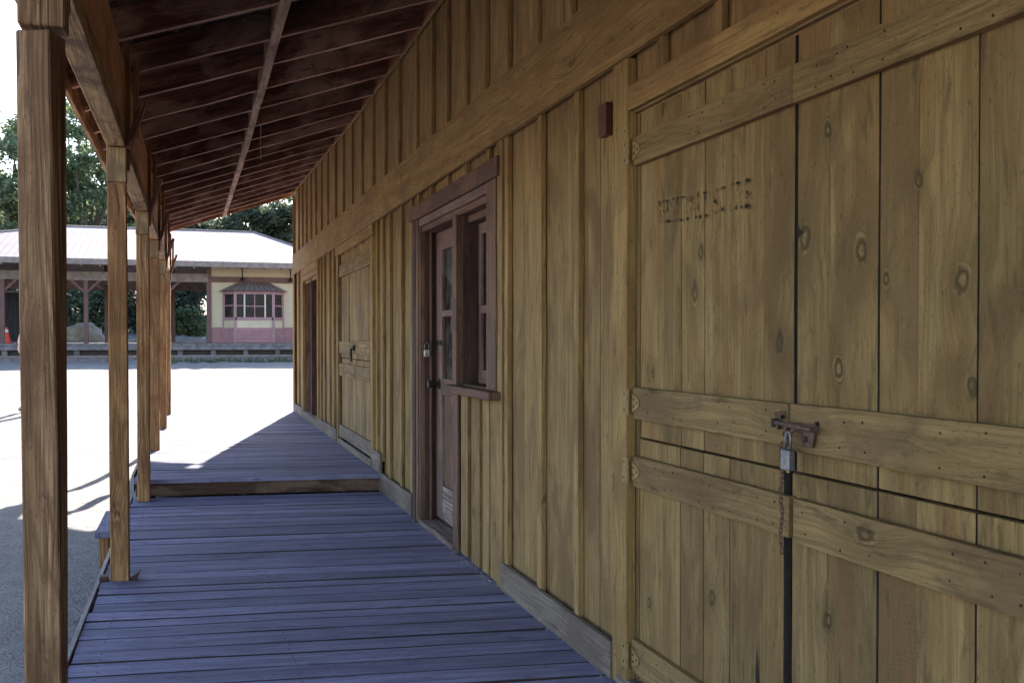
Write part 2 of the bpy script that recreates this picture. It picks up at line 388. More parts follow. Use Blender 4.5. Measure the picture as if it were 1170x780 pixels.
mb = deck('boardwalk', 8.00, 15.25, .14, -.445, 1.52, 5)
mb.box(-.43, 1.50, 7.985, 8.02, .004, .100, 0, M['riser'], segs=4, wob=.001)
mb.box(-.44, 1.50, 7.935, 8.00, .106, .139, 0, M['deck'], segs=4, wob=.001)
mb.box(-.470, -.452, 8.15, 15.3, 0.0, .148, 1, M['bluedge'], segs=12, wob=.002)
for xx in (-.40, .35, 1.3): mb.box(xx, xx + .05, 8.2, 15.2, -.26, .09, 1, M['riser'])
for yy in (8.3, 10.5, 12.8, 15.1): mb.box(-.42, -.34, yy, yy + .09, -.33, .09, 2, M['riser'])
mb.box(-.44, 1.5, 15.26, 15.29, -.3, .135, 0, M['riser'])
o = mb.build('boardwalk', bevel=.0025, shear=SK); tag(o, kind='structure')

# ------------------------------------------------------------------ timber building
B = empty('timber_building', (1.45, 5.5, -.3), 'long single storey board and batten building in ochre brown with a porch roof on posts', 'building')
def rise(co):
    return .165 * max(0, min(1.05, (co.y - 9) / 6.2))
WX = 1.435      # board face
FX = 1.412      # batten face
YN, YF = -4.6, 15.05
# lower siding -----------------------------------------------------
openings = [(1.03, 3.12), (4.62, 6.58), (8.22, 10.36), (12.02, 13.80)]
def siding_boards(mb, ya, yb, z0, z1, w=.29, mat=None):
    y = ya
    while y < yb - .01:
        e = min(y + w * rng.uniform(.9, 1.1), yb)
        if yb - e < .1: e = yb
        mb.box(WX + rng.uniform(0, .003), WX + .025, y + .001, e - .001, z0, z1, 2, mat or M['siding'], segs=3, wob=.0008)
        y = e
mb = MB(); prev = YN
for a, b_ in openings + [(YF, YF)]:
    siding_boards(mb, prev, a, .0 if prev < 7 else .13, 2.30); prev = b_
for a, b_ in openings: siding_boards(mb, a, b_, 1.95 if a > 5 else 1.96, 2.30)
siding_boards(mb, 4.62, 5.42, .0, .95, .2)
lowbat = [4.50, 4.02, 3.59, 6.69, 7.05, 7.49, 7.80, 8.05, 10.69, 11.05, 11.50, 11.83, 13.93, 14.42, 0.75, .3, -.15, -.6, -1.0, -1.45, -1.9, -2.3, -2.75, -3.2, -3.6, -4.05]
for y in lowbat:
    w = rng.uniform(.042, .052)
    mb.box(FX + rng.uniform(-.002, .002), WX - .001, y, y + w, .10 if y < 7.8 else .24, 2.17, 2, M['siding'], segs=4, wob=.0015)
for a, b_, zz in ((3.2, 1.0, 2.0), (6.6, 4.6, 2.05), (10.4, 8.2, 2.05)):
    y = b_ + .22
    while y < a - .05:
        mb.box(FX, WX - .001, y, y + .045, zz, 2.17, 2, M['siding']); y += rng.uniform(.36, .45)
# narrow vertical boards under the window
for a, b_ in ((5.24, 5.38), (5.0, 5.155), (4.815, 4.93), (4.665, 4.80)):
    mb.box(FX + rng.uniform(-.003, .003), WX - .001, a, b_, rng.uniform(.005, .02), .92, 2, M['siding'], segs=3, wob=.001)
mb.box(FX - .010, WX - .001, 4.565, 4.655, 0.004, 2.16, 2, M['siding'], segs=5, wob=.001)
mb.build('lower_siding', B, bevel=.0015)
# upper siding -----------------------------------------------------
mb = MB(); siding_boards(mb, YN, YF, 2.30, 3.60, .29, M['upsiding'])
ub = [5.69, 6.08, 6.54, 7.14, 7.69, 8.25, 8.84, 9.41, 9.99, 10.57, 11.22, 11.79, 12.35, 12.9, 13.45, 13.95, 14.45, 4.88, 5.26, 4.50, 4.08, 3.67, 3.25, 2.85, 2.42, 2.0, 1.6, 1.2, .8, .4, 0, -.4, -.8, -1.2, -1.6, -2, -2.4, -2.8, -3.2, -3.6, -4.0]

for y in ub:
    mb.box(FX + rng.uniform(-.002, .002), WX - .001, y, y + rng.uniform(.04, .05), 2.42, 3.60, 2, M['upsiding'], segs=3, wob=.0015)
mb.build('upper_siding', B, bevel=.0015)
# frieze, joined from three lengths
for a, b_ in ((YN, 2.31), (2.313, 7.62), (7.623, YF + .02)):
    mb = MB(); mb.box(1.388, 1.4115, a, b_, 2.155, 2.445, 1, M['frieze'], segs=10, wob=.0012)
    y = a + .1
    while y < b_:
        for zz in (2.2, 2.4): mb.nail(1.388, y + rng.uniform(-.02, .02), zz + rng.uniform(-.02, .02), .0026)
        y += .42
    mb.build('frieze_board', B, bevel=.0025)
# thin trim + ledger along the roof
mb = MB(); mb.box(1.392, 1.4115, YN, YF + .03, 3.195, 3.215, 1, M['frieze'], segs=24, wob=.002); mb.build('eave_trim', B, rise=rise)
mb = MB(); mb.box(1.400, 1.4113, YN, YF + .03, 3.218, 3.42, 1, M['ledger'], segs=24, wob=.001); mb.build('roof_ledger', B, rise=rise)
# corner and base boards
mb = MB(); mb.box(1.392, 1.4115, YF - .12, YF + .02, .13, 2.154, 2, M['frieze'], segs=4, wob=.001)
mb.box(1.395, 1.46, YF + .022, YF + .045, .13, 3.3, 2, M['frieze']); mb.build('corner_board', B, bevel=.002)
for a, b_, z0, z1 in ((3.235, 4.562, .004, .135), (6.64, 7.93, .004, .150), (7.83, 8.20, .146, .30), (8.25, 10.32, .144, .20), (10.40, 12.0, .145, .27), (12.02, 13.8, .145, .24), (13.83, 15.06, .145, .27), (-4.5, 1.02, .004, .135)):
    mb = MB(); mb.box(1.392, 1.4115, a, b_, z0, z1, 1, M['base'], segs=4, wob=.001)
    for yy in (a + .06, b_ - .06): mb.nail(1.392, yy, (z0 + z1) / 2, .003)
    mb.build('base_board', B, bevel=.003)
# shell behind the boards: back, ends, floor and roof of the building
mb = MB()
sh = M['trimdark']
mb.box(1.66, 7.6, YN, YF, -.3, 3.2, 1, sh)
mb.box(1.4655, 1.659, YF - .2, YF + .02, -.3, 3.3, 2, sh); mb.box(1.4655, 1.659, YN, YN + .1, -.3, 3.3, 2, sh)
for a, b_ in zip([YN + .1] + [o_[1] for o_ in openings], [o_[0] for o_ in openings] + [YF - .2]):
    mb.box(1.4655, 1.659, a + .03, b_ - .03, -.25, 3.1, 1, sh)
mb.box(1.4655, 1.659, YN + .1, YF - .2, 2.05, 3.19, 1, sh)
mb.box(1.4655, 7.6, YF + .021, YF + .04, -.3, 3.35, 0, M['siding'])
mb.build('wall_core', B)
# main roof (continues the porch slope up to the ridge, then down)
RZ = lambda x: 2.725 + .34 * x
mb = MB()
zt = RZ(1.41) + .17
for ya, yb in ((YN - .3, 9), (9, 15.45)):
    r0 = rise(Vector((0, ya, 0))); r1 = rise(Vector((0, yb, 0)))
    rz = RZ(4.6) + .17
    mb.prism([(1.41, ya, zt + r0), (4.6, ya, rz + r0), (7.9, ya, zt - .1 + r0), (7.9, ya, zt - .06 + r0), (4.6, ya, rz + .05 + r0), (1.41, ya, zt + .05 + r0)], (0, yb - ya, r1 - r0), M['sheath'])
mb.box(1.47, 7.6, YF - .02, YF + .02, 3.2, 3.6, 0, M['siding'])
mb.build('main_roof', B)

# porch roof -------------------------------------------------------
mb = MB()
x = -.665; up = Vector((-.34, 0, 1)).normalized()
while x < 1.45:
    w = rng.choice((.14, .19, .19, .24)); xe = min(x + w, 1.47)
    za, zb = RZ(x) + .147 + .012, RZ(xe) + .147 + .012
    cx, cz = (x + xe) / 2, (za + zb) / 2
    ww = math.hypot(xe - x, zb - za) - rng.uniform(.002, .006)
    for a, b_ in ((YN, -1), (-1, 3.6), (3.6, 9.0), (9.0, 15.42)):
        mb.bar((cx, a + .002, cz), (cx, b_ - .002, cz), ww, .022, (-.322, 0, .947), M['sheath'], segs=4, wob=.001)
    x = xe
mb.build('roof_boards', B, rise=rise)
mb = MB(); mb.bar((.37, YN, RZ(.37) + .188), (.37, 9, RZ(.37) + .188), 2.22, .012, (-.322, 0, .947), M['darkmetal'])
mb.bar((.37, 9, RZ(.37) + .188), (.37, 15.44, RZ(.37) + .188), 2.22, .012, (-.322, 0, .947), M['darkmetal'])
mb.build('roof_covering', B, rise=rise)
k = 0
for i in range(-15, 18):
    y = 5.05 + .605 * i
    if y < YN or y > 15.3: continue
    mb = MB(); dz = rng.uniform(-.006, .006)
    x0 = -.624
    mb.bar((x0, y + .0225, RZ(x0) + .072 + dz), (1.397, y + .0225, RZ(1.397) + .072 + dz), .044, .146, (0, 0, 1), M['rafter'], segs=6, wob=.0022, em=((0,), M['rafterbounce']))  # bottom face gets the painted bounce light
    mb.build('rafter', B, bevel=.002, rise=rise)
mb = MB(); mb.bar((.43, YN, RZ(.43) - .004), (.43, 7.2, RZ(.43) - .004), .050, .05, (0, 0, 1), M['purlin'], segs=16, wob=.003)
mb.bar((.43, 7.203, RZ(.43) - .004), (.43, 15.35, RZ(.43) - .004), .048, .05, (0, 0, 1), M['purlin'], segs=14, wob=.003)
for i in range(-15, 17):
    y = 5.05 + .605 * i
    if y > YN: mb.box(.410, .448, y + .05, y + .60, RZ(.43) + .022, RZ(.43) + .165, 1, M['purlin'])
mb.build('purlin', B, bevel=.002, rise=rise)
mb = MB(); mb.box(-.650, -.627, YN, 15.4, RZ(-.64) - .01, RZ(-.64) + .15, 1, M['plate'], segs=14, wob=.002); mb.build('fascia_board', B, rise=rise)
mb = MB(); mb.bar((-.68, 15.375, RZ(-.68) + .07), (1.42, 15.375, RZ(1.42) + .07), .024, .16, (0, 0, 1), M['rafter'], segs=6, wob=.001); mb.build('fascia_board', B, rise=rise)
# header
mb = MB(); mb.box(-.408, -.322, -4.4, 15.2, 2.152, 2.235, 1, M['plate'], segs=20, wob=.002); mb.build('top_plate', B, bevel=.003)
mb = MB(); mb.box(-.400, -.328, -4.4, 5.32, 2.238, 2.585, 1, M['orange'], segs=10, wob=.002)
mb.box(-.400, -.328, 5.323, 10.1, 2.238, 2.585, 1, M['orange'], segs=8, wob=.002)
mb.box(-.400, -.328, 10.103, 15.2, 2.238, 2.62, 1, M['orange'], segs=8, wob=.002); mb.build('header_beam', B, bevel=.003)
# posts
posts = [(-2.3, 0), (.15, 0), (2.72, 0), (5.29, 0), (7.86, 0), (10.09, .14), (12.53, .14), (14.85, .14)]
for i, (y, z) in enumerate(posts):
    mb = MB(); mt = M['greypost'] if i == 2 else M['post']
    w = .088; tw = 0; c0 = -.362 + rng.uniform(-.003, .003)
    if i == 2:
        n = 12; pr = None
        mb.bar((-.361, y + .044, z), (-.364, y + .044, 1.967), .086, .088, (0, 1, 0), mt, segs=14, twist=R(-20), wob=.0006, t=(.3, .5))
    else:
        mb.bar((c0, y + .044, z), (c0 + rng.uniform(-.004, .004), y + .044, 1.975), w, w, (0, 1, 0), mt, segs=10, twist=R(rng.uniform(-4, 3)), wob=.001)
    po = mb.build('porch_post', B, bevel=.004)
    if i == 2: po['label'] = 'nearest grey brown porch post, knotty and slightly twisted'
    mb = MB(); mb.box(-.409 - (.004 if i == 2 else 0), -.317 + (.012 if i == 2 else 0), y - .003, y + .093, 1.978, 2.149, 2, M['cap'] if i != 2 else M['greypost'], segs=2, wob=.001)
    mb.build('cap_block', po, bevel=.004)
    # knee brace up to the rafters and blocks beside rafter
    mb = MB()
    mb.bar((-.312, y + .06, 2.15), (-.232, y + .06, 2.40), .030, .07, (0, 1, 0), M['rafter'], segs=2, wob=.001)
    mb.build('knee_brace', B, bevel=.002)
    mb = MB()
    mb.bar((-.326 + .004, y + .11, 2.05), (-.316, y + .11, 2.70), .030, .09, (0, 1, 0), M['post'], segs=2, wob=.001)
    mb.bar((-.29, y + .36, 2.26), (-.285, y + .36, 2.66), .026, .075, (0, 1, 0), M['post'], segs=2, wob=.001)
    mb.build('beam_cleat', B, bevel=.002)
for (x, y, z, a) in ((-.448, 5.31, .003, 0), (-.28, 5.30, .003, 1)):
    mb = MB()
    if a == 0: mb.box(x - .005, x + .032, y, y + .06, z, z + .022, 0, M['riser'])
    else: mb.prism([(x - .032, y, z), (x + .0, y, z), (x + .02, y, z + .045), (x - .01, y, z + .02)], (0, .05, 0), M['riser'])
    mb.build('post_foot_cleat', B)

# ------------------------------------------------------------------ barn doors
def nails(mb, x, ylist, z0, z1, seed=0):
    r_ = random.Random(seed)
    for y in ylist:
        for zz in (z0, z1):
            mb.nail(x, y + r_.uniform(-.015, .015), zz + r_.uniform(-.008, .008), r_.uniform(.0024, .0036))
def leaf(name, joints, z0, z1, mat, xr=1.436, seed=1, label=None):
    """vertical planks; joints is a list of (y, gap)"""
    r_ = random.Random(seed); mb = MB()
    for (ya, ga), (yb, gb) in zip(joints, joints[1:]):
        mb.box(xr + r_.uniform(-.002, .0035), xr + .026, ya + ga * .46, yb - gb * .46, z0, z1, 2, mat, segs=5, wob=.0007, em=((0, 2), M['grime']))
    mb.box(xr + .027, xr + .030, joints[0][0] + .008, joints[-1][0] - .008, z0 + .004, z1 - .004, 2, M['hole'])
    o = mb.build(name, B, bevel=.0016)
    if label: o['label'] = label
    return o, mb
def brace(parent, ya, yb, z0, z1, mat, ny, x=1.412, seed=2, dz=0):
    mb = MB()
    mb.bar((x + .011, ya, (z0 + z1) / 2), (x + .011, yb, (z0 + z1) / 2 + dz), .022, z1 - z0, (0, 0, 1), mat, segs=5, wob=.0007)
    nails(mb, x - .0006, ny, z0 + .022, z1 - .022, seed)
    return mb.build('cross_board', parent, bevel=.002)
def hinge(parent, y, z, x=1.4115, s=1.0, dirn=-1):
    """T hinge: upright leaf on the casing, tapered strap on the cross board"""
    mb = MB()
    mb.prism([(x, y - .012, z - .040 * s), (x, y - .012, z + .040 * s), (x, y - .075 * s, z + .014 * s), (x, y - .082 * s, z), (x, y - .075 * s, z - .014 * s)], (-.003, 0, 0), M['hinge'])
    mb.box(1.3985, 1.4015, y + .012, y + .046, z - .05 * s, z + .05 * s, 2, M['hinge'])
    mb.tube([(x - .012, y, z - .05 * s), (x - .012, y, z + .05 * s)], .0055, M['hinge'], 8)
    for (a, c) in ((-.03, .014), (-.03, -.014), (-.06, 0)): mb.disc((x - .003, y + a * s, z + c * s), (-1, 0, 0), .0045, M['darkmetal'])
    for c in (.03, -.03): mb.disc((1.3985, y + .03, z + c * s), (-1, 0, 0), .004, M['darkmetal'])
    return mb.build('hinge', parent)
Jl = [(2.174, .006), (2.316, .0012), (2.490, .0045), (2.64, .0008), (2.785, .0040), (2.907, .0012), (3.083, .004)]
Jr = [(1.19, .004), (1.36, .0012), (1.560, .0045), (1.727, .0012), (1.851, .0035), (2.03, .0010), (2.162, .006)]
STOP = []
def barn(Yc, Jl, Jr, tz, crack, zs, mat, bmat, seed, hingeL, hingeR, zb=.045, near=True):
    out = []
    for side, J in (('l', Jl), ('r', Jr)):
        for up_, (za, zb_) in (('u', (crack + .0035, tz)), ('d', (zb, crack - .0035))):
            if near and up_ == 'd': J = [(2.218, .004)] + J[1:] if side == 'l' else J[:-1] + [(2.180, .004)]
            o, _ = leaf('barn_door_leaf', J, za, zb_, mat, seed=seed + len(out))
            out.append(o)
    return out
leaves = barn(2.14, Jl, Jr, 1.962, .868, None, M['door'], M['brace'], 11, 3.09, 1.18)
lu, ld, ru, rd = leaves
lu['label'] = 'upper left leaf of the near barn door with worn burnt lettering'
ru['label'] = 'upper right leaf of the near barn door'
ld['label'] = 'lower left leaf of the near barn door'
rd['label'] = 'lower right leaf of the near barn door'
yl = [2.98, 2.9, 2.76, 2.66, 2.5, 2.4, 2.25]; yr = [2.05, 1.97, 1.78, 1.7, 1.47, 1.38, 1.26]
brace(lu, 2.152, 3.088, 1.785, 1.88, M['brace'], [2.88, 2.70, 2.62, 2.50, 2.28, 2.22], seed=3)
brace(ru, 1.192, 2.150, 1.784, 1.879, M['brace'], [2.06, 1.98, 1.92, 1.80, 1.57, 1.50, 1.36], seed=4)
brace(lu, 2.165, 3.088, .935, 1.040, M['brace'], [2.97, 2.80, 2.74, 2.52, 2.44, 2.25], seed=5)
brace(ru, 1.192, 2.150, .925, 1.042, M['brace'], [1.94, 1.86, 1.62, 1.50, 1.35], x=1.409, seed=6)
brace(ld, 2.160, 3.088, .705, .808, M['brace'], [2.93, 2.86, 2.80, 2.62, 2.55, 2.44, 2.30, 2.22], seed=7)
brace(rd, 1.192, 2.135, .700, .808, M['brace'], [2.09, 1.93, 1.85, 1.60, 1.50, 1.42, 1.30], x=1.409, seed=8)
brace(ld, 2.160, 3.095, .075, .185, M['brace'], [3.0, 2.9, 2.7, 2.5, 2.3], seed=9)
brace(rd, 1.192, 2.135, .075, .185, M['brace'], [2.05, 1.8, 1.6, 1.3], seed=10)
for z, p in ((1.835, lu), (.988, lu), (.757, ld), (.125, ld)): hinge(p, 3.100, z, s=.85)
for z, p in ((1.835, ru), (.988, ru), (.757, rd), (.125, rd)):
    mb = MB(); x = 1.4115
    mb.prism([(x, 1.20, z - .04), (x, 1.262, z - .014), (x, 1.27, z), (x, 1.262, z + .014), (x, 1.20, z + .04)], (-.003, 0, 0), M['hinge'])
    mb.box(1.3985, 1.4015, 1.130, 1.168, z - .05, z + .05, 2, M['hinge']); mb.build('hinge', p)
# casing
mb = MB()
mb.box(1.400, 1.434, 3.112, 3.232, .004, 2.153, 2, M['frieze'], segs=6, wob=.0012)
mb.box(1.400, 1.434, 1.050, 1.172, .004, 2.153, 2, M['frieze'], segs=6, wob=.0012)
mb.box(1.401, 1.430, 1.173, 3.111, 1.972, 2.057, 1, M['frieze'], segs=6, wob=.001)
mb.box(1.436, 1.47, 3.088, 3.118, .02, 2.0, 2, M['brace']); mb.box(1.436, 1.47, 1.166, 1.184, .02, 2.0, 2, M['trimdark'])
mb.box(1.418, 1.44, 1.18, 3.10, 1.9645, 1.9715, 1, M['brace'])
for z in (.1, .7, 1.3, 1.9):
    for yy in (3.135, 3.205): mb.nail(1.400, yy, z + rng.uniform(-.03, .03))
for yy in (3.0, 2.6, 2.2, 1.8, 1.4): mb.nail(1.401, yy, 2.02)
mb.box(1.40, 1.66, 1.05, 3.2, -.06, .040, 1, M['base']); mb.box(1.467, 1.50, 2.12, 2.26, .042, 1.96, 2, M['trimdark'])
mb.build('door_casing', B, bevel=.003)
# knots, split and stains of the near door kept in the leaf: notch + worn nail lettering
mb = MB()
mb.prism([(1.4322, 2.158, 1.487), (1.4322, 2.146, 1.471), (1.4322, 2.124, 1.466), (1.4322, 2.146, 1.459), (1.4322, 2.158, 1.450)], (-.0006, 0, 0), M['hole'])
mb.build('split_notch', ru)
mb = MB()   # dark split in the lower left leaf
mb.prism([(1.4335, 2.338, .38), (1.4335, 2.345, .30), (1.4335, 2.342, .22), (1.4335, 2.33, .22), (1.4335, 2.332, .30)], (-.0006, 0, 0), M['hole'])
mb.build('split_stain', ld)
# worn lettering GENERAL STORE: only nail marks and parts of the strokes are left
marks = [(88, 360, 12, 12), (100, 380, 7, 34), (103, 455, 3, 60), (125, 352, 14, 8), (130, 437, 7, 20), (158, 352, 22, 12), (158, 400, 4, 90), (168, 518, 34, 22), (208, 335, 9, 20), (205, 516, 5, 14), (230, 516, 4, 12), (240, 330, 6, 24), (238, 360, 3, 50), (285, 320, 24, 14), (268, 508, 14, 20), (290, 507, 8, 12), (322, 498, 10, 34), (342, 322, 28, 6), (328, 345, 5, 26), (352, 345, 6, 40), (345, 420, 3, 40), (408, 300, 5, 36), (408, 400, 5, 60), (390, 482, 10, 24), (422, 483, 14, 30), (470, 472, 20, 26), (460, 284, 20, 18), (462, 320, 6, 50), (562, 265, 6, 20), (612, 240, 14, 18), (545, 358, 14, 34), (605, 420, 10, 34), (525, 430, 12, 6), (580, 425, 10, 5), (728, 208, 26, 22), (740, 200, 14, 10), (808, 185, 26, 30), (825, 182, 8, 20), (805, 285, 10, 36), (798, 325, 8, 14), (715, 410, 12, 26), (757, 400, 10, 22), (800, 392, 26, 34), (822, 386, 14, 16), (690, 215, 5, 18), (718, 390, 5, 16)]
r_ = random.Random(4)
for (a, c, w, h_) in marks:
    mb = MB()
    x0, y0 = 740 + a / 7.093, 180 + c / 7.093; w /= 7.093 * 1.55; h_ /= 7.093 * 1.55
    pts = []
    for k in range(7):
        an = 6.283 * k / 7; q = r_.uniform(.7, 1.05)
        pts.append(doorpt(x0 + math.cos(an) * w * q, y0 + math.sin(an) * h_ * q))
    mb.prism(pts, (-.0007, 0, 0), M['hole'])
    mb.build('lettering_remnant', lu)

# faded paint of the words between the nail marks
m, nt, b = newmat('faded_black_paint')
tc = nt.nodes.new('ShaderNodeTexCoord').outputs['Object']
b.inputs['Base Color'].default_value = (.085, .05, .022, 1); b.inputs['Roughness'].default_value = .9
nn = noise(nt, tc, 55, 4, .7)
tp = nt.nodes.new('ShaderNodeBsdfTransparent'); mx = nt.nodes.new('ShaderNodeMixShader')
nt.links.new(mapr(nt, nn, .42, .62, .04, .45), mx.inputs[0]); nt.links.new(tp.outputs[0], mx.inputs[1]); nt.links.new(b.outputs[0], mx.inputs[2]); nt.links.new(mx.outputs[0], nt.nodes['Material Output'].inputs[0])
M['fadedpaint'] = m
txt = 'GENERAL STORE'
bl, br_, tl_, tr_ = doorpt(751, 256), doorpt(861, 238), doorpt(750, 229), doorpt(860, 203)
for i, ch in enumerate(txt):
    if ch == ' ': continue
    cu = bpy.data.curves.new('letter', 'FONT'); cu.body = ch; cu.size = 1; cu.extrude = 0
    tmp = bpy.data.objects.new('letter_tmp', cu); COL.objects.link(tmp)
    dg = bpy.context.evaluated_depsgraph_get(); me = bpy.data.meshes.new_from_object(tmp.evaluated_get(dg))
    bpy.data.objects.remove(tmp); 
    xs_ = [v.co.x for v in me.vertices]; wch = max(max(xs_) - min(xs_), .1)
    for v in me.vertices:
        a = (v.co.x - min(xs_)) / wch * .78 + .11; f_ = (i + a) / len(txt); g_ = v.co.y / .73
        lo_ = bl.lerp(br_, f_); hi_ = tl_.lerp(tr_, f_); p_ = lo_.lerp(hi_, g_); v.co = Vector((1.4329, p_.y, p_.z))
    me.materials.clear(); me.materials.append(M['fadedpaint'])
    o = bpy.data.objects.new('painted_letter', me); COL.objects.link(o); o.parent = lu; o['label'] = 'faded letter ' + ch + ' of GENERAL STORE'
# hasp on the near door
hy, hz = 2.107, .985
mb = MB()
mb.tube([(1.390, hy + .082, hz + .008), (1.388, hy - .082, hz + .002)], .0065, M['rustmetal'], 10)
mb.box(1.3955, 1.4085, hy - .080, hy + .020, hz - .006, hz + .012, 1, M['rustmetal'])
mb.prism([(1.404, hy - .012, hz), (1.404, hy - .075, hz), (1.404, hy - .064, hz - .042), (1.404, hy - .022, hz - .042)], (-.004, 0, 0), M['rustmetal'])
mb.disc((1.400, hy - .037, hz - .024), (-1, 0, 0), .008, M['darkmetal'], 10, .003)
mb.tube([(1.392, hy + .03, hz + .004), (1.385, hy + .022, hz - .010), (1.380, hy + .012, hz - .022), (1.381, hy + .006, hz - .036)], .005, M['rustmetal'], 8)
mb.tube([(1.392, hy - .015, hz + .002), (1.384, hy - .006, hz - .006), (1.380, hy + .0, hz - .020)], .005, M['rustmetal'], 8)
for (a, c) in ((.072, .022), (.084, -.006), (.058, -.02), (.096, .010), (-.075, .016)): mb.disc((1.404, hy + a, hz + c), (-1, 0, 0), .005, M['darkmetal'], 8, .004)
mb.tube([(1.385, hy + .080, hz - .004), (1.385, hy + .080, hz + .018)], .006, M['darkmetal'], 8)
mb.build('door_hasp', ru, smooth=False)
# padlock + chain hanging from the hasp
P = empty('padlock', (1.380, hy, .90), 'small worn steel padlock hanging on the rusty hasp of the near barn door', 'padlock')
mb = MB(); mb.box(1.366, 1.386, hy - .017, hy + .020, .882, .934, 2, M['steel']); mb.build('lock_body', P, bevel=.003)
mb = MB(); mb.tube([(1.376, hy + .012, .932), (1.377, hy + .012, .960), (1.378, hy + .008, .972), (1.379, hy + .001, .977), (1.378, hy - .006, .972), (1.377, hy - .010, .960), (1.376, hy - .010, .932)], .0036, M['steel'], 8)
mb.build('shackle', P, smooth=True)
mb = MB(); mb.tube([(1.372, hy - .008, .8835), (1.372, hy - .008, .8785)], .004, M['brass'], 8); mb.build('key_plug', P)
mb = MB()
z = .940; k = 0
yc = hy + .040
while z > .672:
    n = 10; L = .0085; wv = .0042
    yy = yc + .004 * math.sin(k * .8) + (.930 - z) * .0
    pts = []
    for j in range(n + 1):
        a = 6.283 * j / n
        e = math.cos(a) * wv; fz = math.sin(a) * L
        pts.append((1.384 + (e if k % 2 else 0), yy + (0 if k % 2 else e), z + fz))
    mb.tube(pts, .0016, M['rustmetal'], 5, cap=False)
    z -= .0125; k += 1
mb.tube([(1.384, yc, .945), (1.380, hy + .012, .948), (1.378, hy + .008, .938)], .0018, M['rustmetal'], 6)
o = mb.build('lock_chain', smooth=True); tag(o, 'short rusty chain dangling beside the padlock on the near barn door', 'chain')

# far barn door ----------------------------------------------------
FJl = [(9.27, .006), (9.50, .001), (9.72, .004), (9.98, .002), (10.27, .004)]
FJr = [(8.31, .004), (8.58, .003), (8.80, .001), (9.03, .004), (9.262, .006)]
fl = barn(9.26, FJl, FJr, 1.99, 1.015, None, M['greydoor'], M['greydoor'], 40, 0, 0, zb=.20, near=False)
for o, t_ in zip(fl, ('upper far leaf of the weathered far barn door', 'lower far leaf of the weathered far barn door', 'upper near leaf of the weathered far barn door', 'lower near leaf of the weathered far barn door')): o['label'] = t_
for p, J in ((fl[0], (9.275, 10.265)), (fl[2], (8.315, 9.26))):
    brace(p, J[0], J[1], 1.835, 1.95, M['greydoor'], [J[0] + .1, J[0] + .5, J[1] - .1], seed=21)
    brace(p, J[0], J[1], 1.065, 1.185, M['greydoor'], [J[0] + .1, J[0] + .5, J[1] - .1], seed=22)
for p, J in ((fl[1], (9.275, 10.265)), (fl[3], (8.315, 9.26))):
    brace(p, J[0], J[1], .84, .96, M['greydoor'], [J[0] + .1, J[0] + .5, J[1] - .1], seed=23)
    brace(p, J[0], J[1], .215, .335, M['base'], [J[0] + .1, J[0] + .5, J[1] - .1], seed=24)
mb = MB()
mb.tube([(1.39, 9.36, 1.135), (1.39, 9.16, 1.13)], .008, M['darkmetal'], 8); mb.box(1.39, 1.41, 9.2, 9.30, 1.10, 1.15, 1, M['darkmetal'])
mb.tube([(1.38, 9.24, 1.12), (1.378, 9.24, 1.06), (1.378, 9.21, 1.05)], .012, M['darkmetal'], 8); mb.box(1.368, 1.385, 9.20, 9.26, 1.0, 1.055, 2, M['darkmetal'])
mb.build('door_hasp', fl[2])
mb = MB()
mb.box(1.400, 1.434, 10.28, 10.37, .204, 2.06, 2, M['siding'], segs=4, wob=.001)
mb.box(1.400, 1.434, 8.20, 8.295, .204, 2.06, 2, M['frieze'], segs=4, wob=.001)
mb.box(1.392, 1.432, 8.16, 10.42, 2.063, 2.152, 1, M['frieze'], segs=5, wob=.001)
mb.build('door_casing', B, bevel=.003)

# entry door and window --------------------------------------------
T, TD, SS = M['trim'], M['trimdark'], M['sash']
mb = MB()
mb.box(1.392, 1.436, 6.40, 6.53, .004, 1.985, 2, T, segs=5, wob=.001)          # far casing
mb.box(1.386, 1.392, 6.47, 6.55, .004, 1.985, 2, TD)
mb.box(1.392, 1.436, 4.64, 4.80, .95, 1.985, 2, T, segs=4, wob=.001)          # near casing
mb.box(1.385, 1.436, 4.60, 6.64, 1.988, 2.085, 1, T, segs=5, wob=.0015)        # head
mb.box(1.400, 1.436, 4.80, 6.40, 1.935, 1.985, 1, M['sash'], segs=3)           # inner head face
mb.box(1.412, 1.60, 4.80, 6.40, 1.895, 1.933, 1, T)
mb.box(1.437, 1.60, 6.36, 6.399, .03, 1.93, 2, TD)                             # jamb reveals
mb.box(1.400, 1.436, 6.372, 6.398, .03, 1.93, 2, T)
mb.box(1.46, 1.475, 6.335, 6.359, .03, 1.90, 2, T)
mb.box(1.400, 1.60, 5.435, 5.515, .03, 1.90, 2, T, segs=3)                     # mullion post
mb.box(1.398, 1.4135, 5.40, 5.434, .004, .93, 2, T)
mb.box(1.395, 1.66, 5.50, 6.42, -.03, .030, 1, M['kick'])                       # threshold
mb.build('door_frame', B, bevel=.003)
